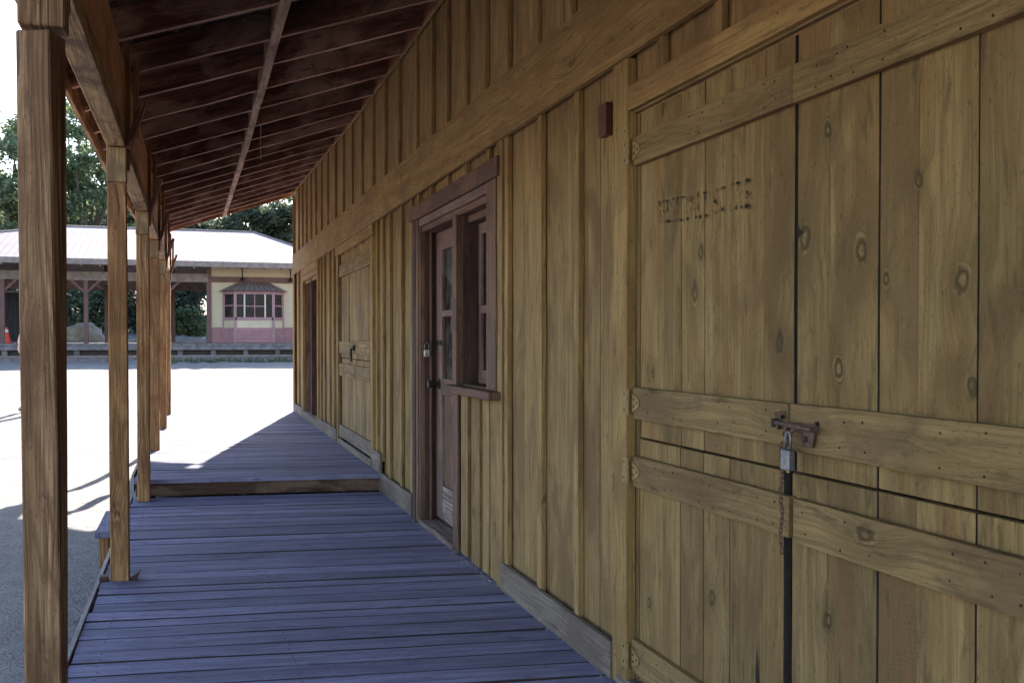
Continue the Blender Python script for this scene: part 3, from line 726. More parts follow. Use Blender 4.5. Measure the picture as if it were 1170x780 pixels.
# door, recessed
mb = MB(); DX = 1.505
mb.box(DX, DX + .04, 6.20, 6.357, .05, 1.89, 2, SS); mb.box(DX, DX + .04, 5.52, 5.62, .05, 1.89, 2, SS)
mb.box(DX + .002, DX + .04, 5.62, 6.20, 1.77, 1.89, 1, SS); mb.box(DX + .001, DX + .04, 5.62, 6.20, 1.345, 1.385, 1, SS)
mb.box(DX + .002, DX + .04, 5.62, 6.20, .85, .955, 1, T); mb.box(DX + .016, DX + .036, 5.62, 6.20, .27, .85, 2, M['trim'])
mb.box(DX + .001, DX + .04, 5.62, 6.20, .05, .27, 1, M['kick']); mb.box(DX + .002, DX + .038, 5.91, 5.945, .955, 1.77, 2, SS)
dr = mb.build('door', B, bevel=.003); dr['label'] = 'recessed purple brown entrance door with glazed upper half'
for a, b_ in ((5.945, 6.20), (5.62, 5.91)):
    for z0, z1 in ((.955, 1.345), (1.385, 1.77)):
        mb = MB(); mb.box(DX + .018, DX + .022, a, b_, z0, z1, 2, M['glass']); mb.build('glass_pane', dr)
mb = MB(); mb.box(DX - .012, DX - .001, 6.24, 6.30, .885, .945, 2, M['darkmetal']); mb.tube([(DX - .012, 6.27, .915), (DX - .055, 6.27, .915)], .012, M['darkmetal'], 10)
mb.tube([(DX - .055, 6.27, .915), (DX - .075, 6.27, .915)], .026, M['darkmetal'], 12); mb.build('door_knob', dr)
mb = MB(); mb.box(1.430, 1.500, 6.345, 6.356, 1.165, 1.195, 0, M['darkmetal']); mb.box(DX - .008, DX - .001, 6.20, 6.34, 1.165, 1.195, 1, M['darkmetal'])
mb.tube([(1.43, 6.335, 1.18), (1.415, 6.33, 1.175), (1.415, 6.33, 1.16)], .006, M['darkmetal'], 8)
mb.build('hasp', dr)
P = empty('padlock', (1.425, 6.32, 1.09), 'pale grey padlock hanging on the hasp of the recessed entrance door', 'padlock')
mb = MB(); mb.box(1.415, 1.450, 6.306, 6.330, 1.090, 1.135, 2, M['lockwhite']); mb.build('lock_body', P, bevel=.004)
mb = MB(); mb.tube([(1.420, 6.318, 1.134), (1.420, 6.318, 1.165), (1.426, 6.318, 1.178), (1.434, 6.318, 1.182), (1.442, 6.318, 1.178), (1.447, 6.318, 1.165), (1.447, 6.318, 1.134)], .004, M['steel'], 8); mb.build('shackle', P, smooth=True)
mb = MB(); mb.disc((1.430, 6.306, 1.106), (0, -1, 0), .006, M['darkmetal'], 8); mb.build('keyhole', P)
# window
mb = MB(); WXs = 1.53
mb.box(1.437, 1.60, 4.79, 4.822, .95, 1.90, 2, T); mb.box(1.437, 1.53, 5.425, 5.4345, .95, 1.895, 2, TD)
mb.box(1.47, 1.60, 4.822, 5.43, 1.855, 1.894, 1, T)
wf = mb.build('window_frame', B, bevel=.003)
mb = MB()
mb.box(WXs, WXs + .035, 5.385, 5.434, .955, 1.853, 2, SS); mb.box(WXs, WXs + .035, 4.823, 4.885, .955, 1.853, 2, SS)
mb.box(WXs + .001, WXs + .035, 4.885, 5.384, 1.79, 1.853, 1, SS); mb.box(WXs + .001, WXs + .035, 4.885, 5.384, .955, 1.03, 1, SS); mb.box(WXs - .006, WXs + .035, 4.885, 5.384, 1.345, 1.39, 1, SS)
mb.build('window_sash', wf, bevel=.003)
for z0, z1 in ((1.03, 1.345), (1.39, 1.79)):
    mb = MB(); mb.box(WXs + .016, WXs + .020, 4.885, 5.384, z0, z1, 2, M['glass']); mb.build('glass_pane', wf)
mb = MB(); mb.bar((1.475, 4.585, .925), (1.475, 5.50, .925), .27, .042, (.02, 0, 1), T, segs=4, wob=.001); mb.build('sill', wf, bevel=.004)

# far door opening
mb = MB()
FR = M['frieze']
mb.box(1.398, 1.434, 12.02, 12.10, .245, 2.12, 2, FR); mb.box(1.398, 1.434, 13.72, 13.82, .245, 2.12, 2, FR)
mb.box(1.390, 1.432, 11.98, 13.86, 2.06, 2.152, 1, FR); mb.box(1.40, 1.434, 12.10, 13.72, 1.99, 2.058, 1, M['siding'])
mb.box(1.437, 1.60, 13.70, 13.80, .24, 2.0, 2, T); mb.box(1.437, 1.60, 12.03, 12.11, .24, 2.0, 2, TD); mb.box(1.437, 1.60, 12.1, 13.7, 1.96, 2.0, 1, TD)
mb.box(1.42, 1.64, 12.1, 13.72, .16, .242, 1, M['base']); mb.box(1.42, 1.60, 12.88, 12.95, .243, 1.955, 2, TD)
mb.build('door_frame', B, bevel=.003)
mb = MB()
mb.box(1.53, 1.56, 12.955, 13.695, .245, 1.955, 2, TD); mb.box(1.505, 1.529, 13.55, 13.695, .245, 1.955, 2, T)
d2 = mb.build('door', B); d2['label'] = 'red brown door set deep in the farthest opening'
mb = MB(); mb.box(1.50, 1.53, 12.115, 12.875, .245, 1.12, 2, T); mb.box(1.49, 1.53, 12.115, 12.875, 1.121, 1.165, 1, M['purlin'])
mb.box(1.50, 1.53, 12.115, 12.18, 1.166, 1.955, 2, TD); mb.box(1.50, 1.53, 12.81, 12.875, 1.166, 1.955, 2, TD); s2 = mb.build('side_light', B)
mb = MB(); mb.box(1.512, 1.518, 12.18, 12.81, 1.166, 1.955, 2, M['glass']); mb.build('glass_pane', s2)

# small box on the wall
mb = MB(); mb.box(1.408, 1.434, 3.317, 3.386, 1.935, 2.052, 2, M['redbox'])
for zz in (1.947, 2.04): mb.disc((1.408, 3.352, zz), (-1, 0, 0), .004, M['darkmetal'])
o = mb.build('wall_box', bevel=.004)
tag(o, 'small red brown box fixed high on the ochre wall left of the near barn door', 'box')
# string under the roof
mb = MB(); mb.tube([(.5, 8.0, 3.02 - .15), (.502, 8.02, 2.86), (.498, 8.03, 2.74), (.503, 8.02, 2.60)], .004, M['string'], 5); o = mb.build('hanging_string')
tag(o, 'short pale string dangling from a rafter beside the pale purlin', 'string')
# step at the deck edge
S = empty('wooden_step', (-.56, 7.3, -.3), 'narrow grey wooden step against the outer edge of the boardwalk behind the second post', 'step')
mb = MB(); mb.box(-.62, -.475, 6.95, 7.80, -.085, -.045, 1, M['deck'], segs=3, wob=.001); mb.build('tread', S, bevel=.003)
for yy in (7.0, 7.66):
    mb = MB(); mb.box(-.60, -.54, yy, yy + .09, -.31, -.087, 2, M['post']); mb.build('leg', S, bevel=.003)
# grit along the wall
mb = MB(); r_ = random.Random(9)
for _ in range(260):
    y = r_.uniform(3.2, 6.5); e = (1.40 - .03 * abs(r_.gauss(0, 1))) if y < 5.4 else 1.40 - abs(r_.gauss(0, .035)); 
    if y < 4.55: e = 1.389 - abs(r_.gauss(0, .010))
    s = r_.uniform(.0015, .004)
    if y < 4.6 and r_.random() < .75: continue
    mb.bar((e, y, .004), (e + s * 2, y + r_.uniform(-s, s), .006 + s * .5), s * 1.6, s, (0, 0, 1), M['gravel'])
o = mb.build('grit'); tag(o, 'pale grit and crumbs gathered where the boardwalk meets the wall', 'grit', kind='stuff')

# ------------------------------------------------------------------ far station
M['cream'] = plain('cream_clapboard_paint', (.54, .44, .31), .7, 0, .08, 4)
M['wains'] = plain('faded_pink_clapboard_paint', (.33, .16, .17), .7, 0, .15, 4)
M['stbrown'] = plain('station_brown_trim_paint', (.14, .068, .06), .7, 0, .2, 5)
M['stgrey'] = plain('station_grey_wood', (.22, .17, .155), .8, 0, .3, 6)
M['platwood'] = plain('dark_platform_timber', (.17, .145, .15), .85, 0, .45, 5, .5)
m, nt, b = newmat('pale_ribbed_metal_roof')
tc = nt.nodes.new('ShaderNodeTexCoord').outputs['Object']
s_ = nt.nodes.new('ShaderNodeSeparateXYZ'); nt.links.new(tc, s_.inputs[0])
wv = math_(nt, 'SINE', math_(nt, 'MULTIPLY', s_.outputs[0], 2 * math.pi / .22))
nn = noise(nt, tc, 1.5, 6, .6)
c = mixc(nt, mapr(nt, nn, .4, .75), (.30, .245, .265), (.24, .18, .195))
c = mixc(nt, mapr(nt, wv, .9, 1.0, 0, .06), c, (.38, .30, .32))
nt.links.new(c, b.inputs['Base Color']); b.inputs['Roughness'].default_value = .85; b.inputs['Specular IOR Level'].default_value = .1
bp = nt.nodes.new('ShaderNodeBump'); bp.inputs['Distance'].default_value = .003; nt.links.new(wv, bp.inputs['Height']); nt.links.new(bp.outputs[0], b.inputs['Normal'])
M['metalroof'] = m
SX = empty('station_building', (-1, 37, 1.08), 'old railway station with wide pale metal roof, open shelter and pink and cream room', 'building')
ex0, ex1, ey0, ey1, ez = -11.5, 5.0, 33.7, 44.3, 3.72
rx0, rx1, ry, rzz = -4.35, 2.17, 39.0, 5.26
mb = MB()
RO = M['metalroof']
c0 = [(ex0, ey0, ez), (ex1, ey0, ez), (ex1, ey1, ez), (ex0, ey1, ez)]; r0 = [(rx0, ry, rzz), (rx1, ry, rzz)]
dn = Vector((0, 0, -.08))
for poly in ([c0[0], c0[1], r0[1], r0[0]], [c0[1], c0[2], r0[1]], [c0[2], c0[3], r0[0], r0[1]], [c0[3], c0[0], r0[0]]):
    mb.quad(poly, RO); mb.quad([tuple(Vector(p) + dn) for p in poly][::-1], M['stgrey'])
ro = mb.build('roof', SX)
mb = MB()
mb.box(ex0, ex1, ey0 - .03, ey0 - .001, ez - .17, ez + .01, 0, M['stgrey']); mb.box(ex1 + .001, ex1 + .03, ey0, ey1, ez - .17, ez + .01, 1, M['stgrey'])
mb.box(ex0 - .03, ex0 - .001, ey0, ey1, ez - .17, ez + .01, 1, M['stgrey']); mb.build('eave_board', ro)
mb = MB(); mb.tube([c0[1], r0[1], r0[0], c0[0]], .05, M['stgrey'], 6); mb.build('ridge_cap', ro)
mb = MB()
for i in range(30):
    x = ex0 + .3 + i * .56
    mb.bar((x, ey0 + .05, ez - .16), (x, 36.3, ez + .12 + .0), .05, .12, (0, 0, 1), M['stgrey'])
mb.build('roof_joists', ro)
mb = MB()
for z, h_ in ((3.26, .14),): 
    mb.box(ex0 + .5, .45, 34.95, 35.07, z - h_, z + h_, 0, M['stgrey'])
mb.box(ex0 + .5, .45, 40.9, 41.0, 3.10, 3.40, 0, M['stgrey']); mb.box(ex0 + .5, .45, 37.9, 38.0, 3.15, 3.35, 0, M['stgrey'])
for x in (-8.3, -5.85, -3.4, -.95): mb.box(x, x + .1, 35.08, 41, 3.16, 3.30, 1, M['stgrey'])
mb.build('shelter_beam', SX)
for x in (-10.75, -8.3, -5.85, -3.4, -.95):
    mb = MB(); mb.box(x, x + .13, 34.95, 35.08, 1.085, 3.12, 2, M['stbrown'])
    mb.bar((x + .06, 35.01, 2.7), (x + .5, 35.01, 3.14), .07, .07, (0, 1, 0), M['stbrown']); mb.bar((x + .06, 35.01, 2.7), (x - .4, 35.01, 3.14), .07, .07, (0, 1, 0), M['stbrown'])
    mb.build('shelter_post', SX)
for x in (-10.6, -8.0, -5.5, -3.1, -.8):
    mb = MB(); mb.box(x, x + .13, 39.0, 39.13, 1.085, 3.9, 2, M['stbrown']); mb.build('shelter_post', SX)
# the room
mb = MB(); z = 1.6
mb.box(.46, 4.5, 35.03, 40.8, 1.085, 3.68, 1, M['cream'])
while z < 3.62: mb.bar((.47, 35.018, z + .05), (4.51, 35.018, z + .05), .022, .098, (0, -.12, 1), M['cream']); z += .1
mb.build('clapboard_wall', SX)
mb = MB(); z = 1.09
while z < 1.55: mb.bar((.47, 35.012, z + .05), (4.51, 35.012, z + .05), .022, .098, (0, -.12, 1), M['wains']); z += .1
mb.box(.46, 4.52, 34.97, 35.00, 1.585, 1.62, 0, M['wains']); mb.build('wainscot', SX)
mb = MB(); mb.box(.40, .55, 34.96, 35.10, 1.09, 3.66, 2, M['stbrown']); mb.build('corner_board', SX)
mb = MB(); mb.box(4.44, 4.56, 34.96, 35.1, 1.09, 3.66, 2, M['stbrown']); mb.build('corner_board', SX)
mb = MB(); mb.box(.56, 4.43, 34.955, 34.995, 3.13, 3.32, 0, M['stbrown']); mb.build('band_board', SX)
for x in (1.55, 3.14):
    mb = MB(); mb.tube([(x, 34.95, 3.62), (x, 34.80, 3.50), (x, 34.78, 3.28)], .02, M['darkmetal'], 6); mb.tube([(x, 34.78, 3.30), (x, 34.78, 3.18)], .03, M['darkmetal'], 8, r1=.09)
    mb.build('wall_lamp', SX)
# bay window: three sided
mb = MB(); bx0, bx1, by = .96, 2.88, 34.45; fx0, fx1 = 1.30, 2.54
def slab(mb, a, b_, z0, z1, mat, th=.05):
    mb.bar((a[0], a[1], (z0 + z1) / 2), (b_[0], b_[1], (z0 + z1) / 2), th, z1 - z0, (0, 0, 1), mat)
A, B1, C, D_ = (bx0, 34.99), (fx0, by), (fx1, by), (bx1, 34.99)
PK = plain('station_pink_trim_paint', (.32, .18, .19), .7, 0, .15, 5)
for p, q in ((A, B1), (B1, C), (C, D_)):
    slab(mb, p, q, 1.09, 1.60, M['wains'], .06); slab(mb, p, q, 1.60, 1.85, M['cream'], .05); slab(mb, p, q, 1.85, 1.95, PK, .10); slab(mb, p, q, 2.72, 2.82, PK, .08)
for i in range(4): slab(mb, B1, C, 1.12 + i * .11, 1.13 + i * .11, M['stbrown'], .075)
for p in (A, B1, C, D_): mb.box(p[0] - .045, p[0] + .045, p[1] - .05, p[1] + .04, 1.09, 2.80, 2, PK)
for x in (1.60, 2.27): mb.box(x - .025, x + .025, by - .04, by + .03, 1.95, 2.72, 2, M['lockwhite'])
mb.box(1.915, 1.945, by - .03, by + .03, 1.95, 2.72, 2, PK); mb.box(1.62, 2.25, by - .03, by + .02, 2.30, 2.335, 0, PK); mb.box(fx0, 1.58, by - .03, by + .02, 2.32, 2.35, 0, PK)
for p, q in ((A, B1), (C, D_)): slab(mb, p, q, 2.32, 2.36, PK, .06)
bay = mb.build('bay_window', SX)
for p, q in ((A, B1), (B1, C), (C, D_)):
    mb = MB(); slab(mb, p, q, 1.95, 2.72, M['glass'], .012); mb.build('glass_pane', bay)
mb = MB(); mb.box(1.63, 2.24, by + .02, by + .03, 2.38, 2.71, 0, plain('pink_blind', (.62, .27, .24), .8)); mb.build('window_blind', bay)
mb = MB()
e = [(bx0 - .18, 34.99), (fx0 - .12, by - .22), (fx1 + .12, by - .22), (bx1 + .18, 34.99)]; t_ = [(1.36, 34.99), (1.55, 34.80), (2.32, 34.80), (2.5, 34.99)]
for i in range(3): mb.quad([(*e[i], 2.83), (*e[i + 1], 2.83), (*t_[i + 1], 3.12), (*t_[i], 3.12)], M['stgrey'])
mb.quad([(*q, 2.828) for q in e][::-1], PK); mb.quad([(*q, 3.12) for q in t_], M['stgrey'])
for i in range(9):
    f_ = i / 8; a = Vector((fx0 - .12 + f_ * (fx1 - fx0 + .24), by - .22, 2.84)); c_ = Vector((1.55 + f_ * .77, 34.80, 3.13)); mb.bar(a, c_, .015, .012, (0, 0, 1), M['stbrown'])
mb.build('bay_roof', bay)
# platform: tiers of dark timbers
PF = empty('station_platform', (-1, 34, .3), 'long low platform of dark weathered timbers with two broad steps in front of the station', 'platform')
mb = MB()
for i in range(36):
    y = 33.0 + i * .26; mb.box(-14, 6.5, y, y + .252, 1.02, 1.08, 0, M['platwood'])
mb.build('platform_deck', PF)
mb = MB(); mb.box(-14, 6.5, 33.02, 33.08, .88, 1.015, 0, M['platwood']); mb.box(-14, 6.5, 33.25, 33.33, .3, .86, 0, M['darkmetal'])
for i in range(20): mb.box(-13.5 + i, -13.35 + i, 33.1, 33.24, .3, .87, 2, M['platwood'])
mb.build('platform_edge', PF)
for y, z in ((32.55, .72), (31.9, .50)):
    mb = MB(); mb.box(-14, 6.5, y, y + .38, z - .06, z, 0, M['stgrey'] if z > .6 else M['platwood']); mb.box(-14, 6.5, y + .03, y + .09, z - .21, z - .062, 0, M['platwood'])
    mb.box(-14, 6.5, y + .2, y + .3, .1, z - .21, 0, M['platwood'])
    mb.build('platform_step', PF)
# grass tufts on the foot of the platform
mb = MB(); r_ = random.Random(5); gm = plain('dry_green_weeds', (.07, .085, .045), .9, 0, .4, 3)
for _ in range(500):
    x = r_.uniform(-1, 5); y = r_.uniform(31.2, 31.9); z0 = gz(x, y) - .02; a = r_.uniform(0, 6.28); h_ = r_.uniform(.04, .18)
    dx, dy = math.cos(a) * .03, math.sin(a) * .03
    mb.quad([(x - dx, y - dy, z0), (x + dx, y + dy, z0), (x + dx * .3 + r_.uniform(-.06, .06), y, z0 + h_), (x - dx * .3, y, z0 + h_)], gm)
o = mb.build('weeds'); tag(o, 'thin green weeds along the foot of the station platform', 'weeds', kind='stuff')
# cone
CN = empty('traffic_cone', (-5.75, 35.5, 1.085), 'orange red traffic cone with white collar standing on the station platform', 'traffic cone')
orng = plain('orange_cone_plastic', (.75, .06, .025), .5, 0, .1); wht = plain('white_cone_collar', (.75, .73, .7), .5, 0, .05)
def lathe(mb, cx, cy, prof, mat, n=16):
    mi = mb.mi(mat); rings = [[mb.bm.verts.new((cx + math.cos(6.2832 * k / n) * r, cy + math.sin(6.2832 * k / n) * r, z)) for k in range(n)] for r, z in prof]
    for a, b_ in zip(rings, rings[1:]):
        for k in range(n): mb.face([a[k], a[(k + 1) % n], b_[(k + 1) % n], b_[k]], [(0, 0)] * 4, (0, 0), mi)
    mb.face(rings[-1], [(0, 0)] * n, (0, 0), mi)
mb = MB(); lathe(mb, -5.75, 35.5, [(.13, 1.115), (.11, 1.2), (.06, 1.44)], orng); mb.build('cone_body', CN, smooth=False)
mb = MB(); lathe(mb, -5.75, 35.5, [(.062, 1.441), (.045, 1.53)], wht); mb.build('collar', CN)
mb = MB(); lathe(mb, -5.75, 35.5, [(.045, 1.531), (.025, 1.60)], orng); mb.build('tip', CN)
mb = MB(); mb.box(-5.92, -5.58, 35.33, 35.67, 1.085, 1.113, 0, orng); mb.build('cone_base', CN, bevel=.01)
# boulder
def rock(name, loc, s, mat, seed, label, cat):
    bm = bmesh.new(); bmesh.ops.create_icosphere(bm, subdivisions=4, radius=1)
    from mathutils import noise as mn
    for v in bm.verts:
        n = mn.fractal(v.co * 1.3 + Vector((seed, 0, 0)), 1.0, 2.0, 4); v.co *= 1 + .28 * n
        v.co = Vector((v.co.x * s[0], v.co.y * s[1], max(v.co.z, -.35) * s[2]))
    me = bpy.data.meshes.new(name); bm.to_mesh(me); bm.free(); me.materials.append(mat)
    for p in me.polygons: p.use_smooth = True
    o = bpy.data.objects.new(name, me); o.location = loc; COL.objects.link(o); tag(o, label, cat); return o
rock('boulder', (-4.35, 45, 1.30), (.75, .6, .62), M['stone'], 3, 'large pale boulder behind the open shelter of the station', 'boulder')
rock('stone', (-3.83, 22.6, -.03), (.07, .06, .06), M['darkstone'], 8, 'small dark lump on the bright dirt at the left edge of the view', 'stone')
# shed
SH = empty('shed', (-6.9, 46, 1.1), 'dark board shed with a flat roof behind the left part of the station', 'shed')
dk = wood('dark_shed_wood', (.085, .08, .10), (.05, .047, .06), knots=.1)
mb = MB()
for i in range(14): mb.box(-8.1 + i * .2, -7.903 + i * .2, 45, 45.03, 1.0, 3.1, 2, dk)
mb.box(-8.1, -5.3, 45.031, 48, 1.0, 3.1, 1, dk); mb.build('shed_wall', SH)
mb = MB(); mb.box(-8.25, -5.15, 44.85, 48.1, 3.11, 3.19, 1, M['stgrey']); mb.build('shed_roof', SH)

# ------------------------------------------------------------------ trees
def leafmat(name, col):
    m, nt, b = newmat(name)
    at = nt.nodes.new('ShaderNodeAttribute'); at.attribute_name = 'tint'
    s_ = nt.nodes.new('ShaderNodeSeparateColor'); nt.links.new(at.outputs['Color'], s_.inputs[0])
    c = mixc(nt, s_.outputs[0], tuple(x * .55 for x in col), tuple(x * 1.5 for x in col))
    c = mixc(nt, mapr(nt, s_.outputs[1], .8, 1, 0, .6), c, (.22, .20, .07))
    nt.links.new(c, b.inputs['Base Color']); b.inputs['Roughness'].default_value = .55
    tr = nt.nodes.new('ShaderNodeBsdfTranslucent'); nt.links.new(c, tr.inputs[0])
    mx = nt.nodes.new('ShaderNodeMixShader'); mx.inputs[0].default_value = .42
    nt.links.new(b.outputs[0], mx.inputs[1]); nt.links.new(tr.outputs[0], mx.inputs[2])
    nt.links.new(mx.outputs[0], nt.nodes['Material Output'].inputs[0])
    return m
LM = leafmat('oak_leaves', (.15, .20, .11)); LD = leafmat('dark_oak_leaves', (.075, .10, .07)); LB = leafmat('bush_leaves', (.14, .18, .09))
BK = plain('grey_bark', (.11, .09, .075), .95, 0, .4, 12, .8)
def tree(x, y, h, rad, nleaf, lm, seed, label, base=.14, ls=.13):
    r_ = random.Random(seed); z0 = gz(x, y) - .1
    root = empty('oak_tree', (x, y, z0), label, 'tree', 'oak trees behind the station')
    tb = MB(); ends = []
    lean = Vector((r_.uniform(-.15, .15), r_.uniform(-.1, .1), 1))
    th = h * base
    p0 = Vector((x, y, z0)); p1 = p0 + lean * th * .5 + Vector((r_.uniform(-.1, .1), 0, 0)); p2 = p0 + lean * th
    tr = h * .026
    tb.tube([p0, p1, p2], tr, BK, 9, r1=tr * .75)
    cc = Vector((x, y, z0 + h * (.5 + base / 2)))
    for i in range(9):
        a = i * 2.4 + r_.uniform(-.4, .4); el = r_.uniform(.25, 1.2)
        tgt = cc + Vector((math.cos(a) * rad * .75 * math.cos(el), math.sin(a) * rad * .75 * math.cos(el), math.sin(el) * h * .38 - .1 * h))
        mid = p2.lerp(tgt, .5) + Vector((r_.uniform(-.3, .3), r_.uniform(-.3, .3), r_.uniform(0, .5)))
        tb.tube([p2, mid, tgt], tr * .45, BK, 6, r1=tr * .1)
        for s in range(3):
            q = mid.lerp(tgt, r_.uniform(.1, .9)); e_ = q + Vector((r_.uniform(-1, 1), r_.uniform(-1, 1), r_.uniform(-.2, 1))) * rad * .35
            tb.tube([q, e_], tr * .15, BK, 4, r1=tr * .04); ends.append(e_)
        ends.append(tgt)
    tb.build('trunk', root, smooth=True)
    lb = MB(); cl = []
    for _ in range(46):
        while True:
            v = Vector((r_.uniform(-1, 1), r_.uniform(-1, 1), r_.uniform(-.9, 1)))
            if .35 < v.length < 1: break
        cl.append((cc + Vector((v.x * rad, v.y * rad, v.z * h * (1 - base) * .5)), r_.uniform(.12, .26) * rad))
    cl += [(e_, r_.uniform(.10, .2) * rad) for e_ in ends]
    mi = lb.mi(lm); n = len(cl)
    for i in range(nleaf):
        c_, cr = cl[r_.randrange(n)]
        g = Vector((r_.gauss(0, .5), r_.gauss(0, .5), r_.gauss(0, .38))) * cr
        p = c_ + g; s = ls * r_.uniform(.6, 1.3)
        a = Vector((r_.uniform(-1, 1), r_.uniform(-1, 1), r_.uniform(-.6, .6))).normalized(); b2 = a.orthogonal().normalized()
        b2 = Quaternion(a, r_.uniform(0, 6.28)) @ b2
        vs = [lb.bm.verts.new(p + q) for q in (-a * s, b2 * s * .5, a * s, -b2 * s * .5)]
        t_ = (r_.random(), r_.random()); lb.face(vs, [(0, 0)] * 4, t_, mi)
    lb.build('crown', root)
T_ = [(-12.5, 55, 12.0, 4.6, 16000, LM, 'tall leafy oak at the far left behind the station roof'),
      (-8.6, 53, 10.6, 3.2, 15000, LM, 'bright green oak seen left of the nearest porch post'),
      (-5.2, 56, 12.6, 3.1, 15000, LM, 'tallest oak, seen between the first two porch posts, with sky gaps'),
      (-2.2, 60, 8.6, 3.2, 9000, LD, 'lower oak seen behind the cluster of far porch posts'),
      (1.6, 60, 6.2, 3.0, 12000, LD, 'low dark oak just above the middle of the station roof'),
      (3.3, 57, 8.2, 2.5, 12000, LD, 'dark oak above the right part of the station roof'),
      (5.6, 55, 8.2, 2.6, 13000, LD, 'dark rightmost oak touching the corner of the timber building'),
      (9.5, 58, 11, 4, 9000, LD, 'oak hidden mostly behind the timber building'),
      (-17.5, 60, 13, 5, 9000, LM, 'broad oak beyond the left edge of the station roof')]
for i, (x, y, h_, rad, n, lm, lab) in enumerate(T_): tree(x, y, h_, rad, int(n * 1.7), lm, 100 + i, lab, ls=.115)
for i, (x, y, h_, rad, n, lm, lab) in enumerate([
    (-12.5, 70, 9.5, 4.2, 13000, LM, 'farther leafy oak at the left, its crown filling in behind the far left oak'),
    (-8.2, 68, 8.6, 4.0, 14000, LM, 'farther oak filling the gap between nearest post and the tallest oak'),
    (-4.2, 69, 7.6, 4.0, 14000, LM, 'farther rounded oak low behind the tallest oak'),
    (.2, 70, 6.2, 4.0, 12000, LD, 'farther dark oak low behind the middle of the station'),
    (4.4, 70, 7.2, 4.0, 12000, LD, 'farther dark oak low behind the right part of the station')]):
    tree(x, y, h_, rad, n, lm, 200 + i, lab, base=.08, ls=.19)
def bush(x, y, h_, rad, n, lm, seed, label):
    r_ = random.Random(seed); z0 = gz(x, y) - .1
    root = empty('bush', (x, y, z0), label, 'bush', 'bushes behind the station')
    sb = MB()
    cl = [(Vector((x + r_.uniform(-1, 1) * rad, y + r_.uniform(-.7, .7) * rad, z0 + r_.uniform(.1, 1) * h_)), r_.uniform(.25, .5) * rad) for _ in range(22)]
    for c_, _c in cl[:7]: sb.tube([(x, y, z0), tuple(c_)], .04, BK, 5, r1=.01)
    sb.build('stems', root)
    lb = MB(); mi = lb.mi(lm)
    for i in range(n):
        c_, cr = r_.choice(cl); p = c_ + Vector((r_.gauss(0, .5), r_.gauss(0, .5), r_.gauss(0, .45))) * cr
        if p.z < z0: p.z = z0 + r_.random() * .3
        s = .10 * r_.uniform(.6, 1.4); a = Vector((r_.uniform(-1, 1), r_.uniform(-1, 1), r_.uniform(-.6, .6))).normalized(); b2 = Quaternion(a, r_.uniform(0, 6.28)) @ a.orthogonal().normalized()
        vs = [lb.bm.verts.new(p + q) for q in (-a * s, b2 * s * .5, a * s, -b2 * s * .5)]
        lb.face(vs, [(0, 0)] * 4, (r_.random(), r_.random()), mi)
    lb.build('foliage', root)
for i, (x, y, h_, rad, n, lm, lab) in enumerate([
    (-10.5, 50, 3.2, 1.8, 5000, LB, 'leafy bush at the far left behind the dark shed'),
    (-5.0, 50.5, 3.4, 1.5, 6500, LB, 'sunlit bush behind the boulder, left half'),
    (-3.2, 51, 3.6, 1.5, 6500, LD, 'dark bush just right of the boulder'),
    (-1.3, 50, 3.4, 1.4, 6000, LD, 'dark bush seen between the second and third porch posts'),
    (.4, 50, 3.4, 1.4, 6500, LD, 'dark bush left of the pink and cream station room'),
    (-.4, 48.5, 1.2, .7, 2500, LB, 'low yellowish bush beside the station room'),
    (-7.6, 52, 4.0, 1.8, 6000, LB, 'tall bush behind the shed roof')]):
    bush(x, y, h_, rad, n, lm, 300 + i, lab)

# ------------------------------------------------------------------ person behind the nearest post
def skin_obj(name, joints, edges, radii, mat, parent, sub=2):
    me = bpy.data.meshes.new(name); me.from_pydata(joints, edges, []); me.materials.append(mat)
    o = bpy.data.objects.new(name, me); COL.objects.link(o); o.parent = parent
    md = o.modifiers.new('skin', 'SKIN'); md.use_smooth_shade = True
    for i, r in enumerate(radii):
        sv = me.skin_vertices[0].data[i]; sv.radius = (r, r) if not isinstance(r, tuple) else r; sv.use_root = (i == 0)
    s = o.modifiers.new('sub', 'SUBSURF'); s.levels = sub; s.render_levels = sub
    return o
px_, py_ = -2.80, 20.0; pz = gz(px_, py_) + .0
PR = empty('person', (px_, py_, pz), 'person in a pale pink top standing on bright dirt, almost hidden by the nearest post', 'person')
skinm = plain('skin', (.55, .32, .24), .55, 0, .08, 15); shirt = plain('pale_pink_shirt', (.62, .40, .38), .8, 0, .08, 20); pant = plain('pale_trousers', (.50, .47, .44), .85, 0, .1, 20); hair = plain('brown_hair', (.08, .05, .035), .7); shoe = plain('dark_shoe_leather', (.03, .028, .03), .6)
J = [(0, 0, .93), (0, 0, 1.12), (0, 0, 1.34), (0, 0, 1.46), (0, -.02, 1.56), (0, -.03, 1.66),
     (.10, 0, .90), (.13, 0, .48), (.15, 0, .09), (.16, -.13, .04), (-.10, 0, .90), (-.15, 0, .48), (-.17, 0, .09), (-.23, -.13, .04),
     (.19, 0, 1.37), (.24, .03, 1.10), (.17, -.16, .98), (-.19, 0, 1.37), (-.235, .05, 1.12), (-.13, -.17, 1.02)]
E_ = [(0, 1), (1, 2), (2, 3), (3, 4), (4, 5), (0, 6), (6, 7), (7, 8), (8, 9), (0, 10), (10, 11), (11, 12), (12, 13), (2, 14), (14, 15), (15, 16), (2, 17), (17, 18), (18, 19)]
RR = [.13, .12, .13, .055, .085, .085, .085, .055, .038, .035, .085, .055, .038, .035, .055, .04, .028, .055, .04, .028]
skin_obj('body', J, E_, RR, skinm, PR)
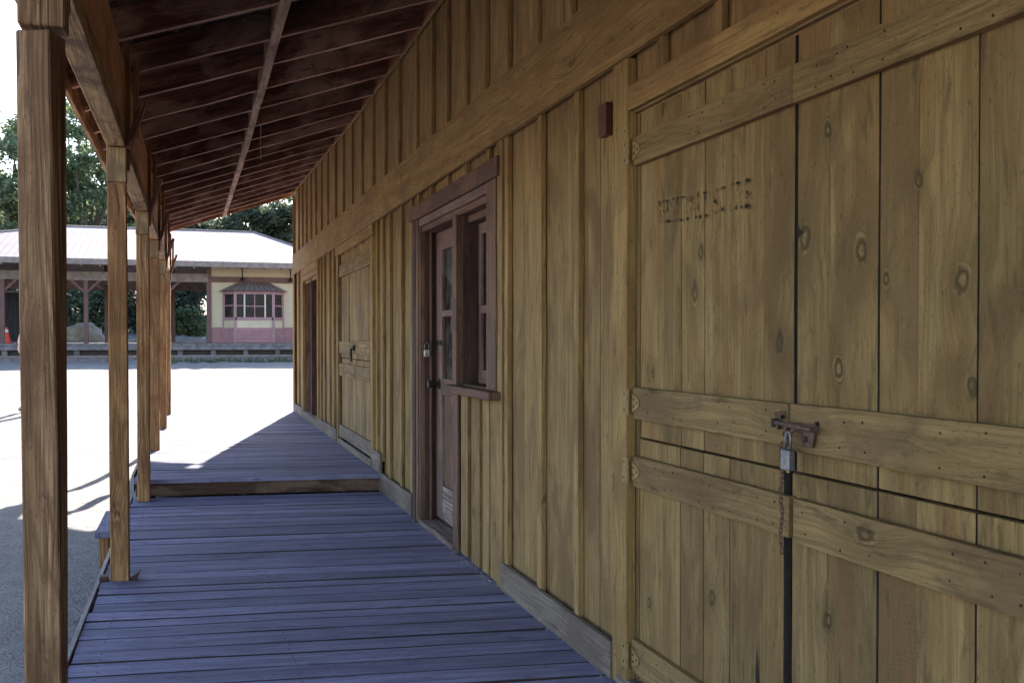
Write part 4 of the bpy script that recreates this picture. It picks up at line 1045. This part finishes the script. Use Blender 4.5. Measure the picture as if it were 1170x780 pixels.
skin_obj('shirt', [J[0], J[1], J[2], (0, 0, 1.42), J[14], (.215, .015, 1.22), J[17], (-.215, .025, 1.22)], [(0, 1), (1, 2), (2, 3), (2, 4), (4, 5), (2, 6), (6, 7)], [.145, .138, .145, .07, .068, .058, .068, .058], shirt, PR)
skin_obj('trousers', [(0, 0, .95), J[6], J[7], (.148, 0, .13), J[10], J[11], (-.168, 0, .13)], [(0, 1), (1, 2), (2, 3), (0, 4), (4, 5), (5, 6)], [.142, .10, .07, .06, .10, .07, .06], pant, PR)
for s in (1, -1):
    skin_obj('shoe', [(s * .16, .05, .05), (s * .165, -.05, .05), (s * .18, -.17, .035)], [(0, 1), (1, 2)], [.048, .05, .036], shoe, PR, 1)
skin_obj('hair', [(0, .02, 1.66), (0, .01, 1.71), (0, .03, 1.58)], [(0, 1), (0, 2)], [.095, .085, .07], hair, PR)
for s in (1, -1):
    hx, hyy, hzz = (.17, -.16, .98) if s == 1 else (-.13, -.17, 1.02)
    for k in range(4):
        skin_obj('finger', [(hx - s * .01, hyy - .02, hzz), (hx - s * (.03), hyy - .05, hzz - .01 + k * .016), (hx - s * .05, hyy - .08, hzz - .02 + k * .014)], [(0, 1), (1, 2)], [.012, .010, .008], skinm, PR, 1)

# ------------------------------------------------------------------ camera, light
cam = bpy.data.cameras.new('camera'); co = bpy.data.objects.new('camera', cam); COL.objects.link(co); sc.camera = co
cam.sensor_width = 36; cam.lens = 36 * 1140 / 1170; cam.clip_end = 2000; cam.clip_start = .02
cam.shift_y = (388 + 1140 * math.tan(R(.9)) - 390) / 1170
co.location = (0, 0, 1.2); co.rotation_euler = (R(90 - .9), 0, R(-17.66))
# sun stands ahead and to the right: shadows run towards -Y and a little to -X
sun_dir = Vector((.215, .976, .49)).normalized()
elev = math.asin(sun_dir.z); az = math.atan2(sun_dir.x, sun_dir.y)
L = bpy.data.lights.new('sun', 'SUN'); L.energy = 5.0; L.angle = R(.5); L.color = (1, .94, .84)
lo = bpy.data.objects.new('sun', L); COL.objects.link(lo); lo.rotation_euler = (-sun_dir).to_track_quat('-Z', 'Y').to_euler()
W = bpy.data.worlds.new('World'); sc.world = W; W.use_nodes = True
nt = W.node_tree; sky = nt.nodes.new('ShaderNodeTexSky'); sky.sky_type = 'NISHITA'; sky.sun_disc = False
sky.sun_elevation = elev; sky.sun_rotation = az; sky.air_density = 1.0; sky.dust_density = .6; sky.ozone_density = 1.5
bg = nt.nodes['Background']; bg.inputs[1].default_value = .105; nt.links.new(sky.outputs[0], bg.inputs[0])
sc.view_settings.view_transform = 'Standard'; sc.view_settings.look = 'None'; sc.view_settings.exposure = 2.3; sc.view_settings.gamma = 1
sc.cycles.max_bounces = 8; sc.cycles.diffuse_bounces = 5
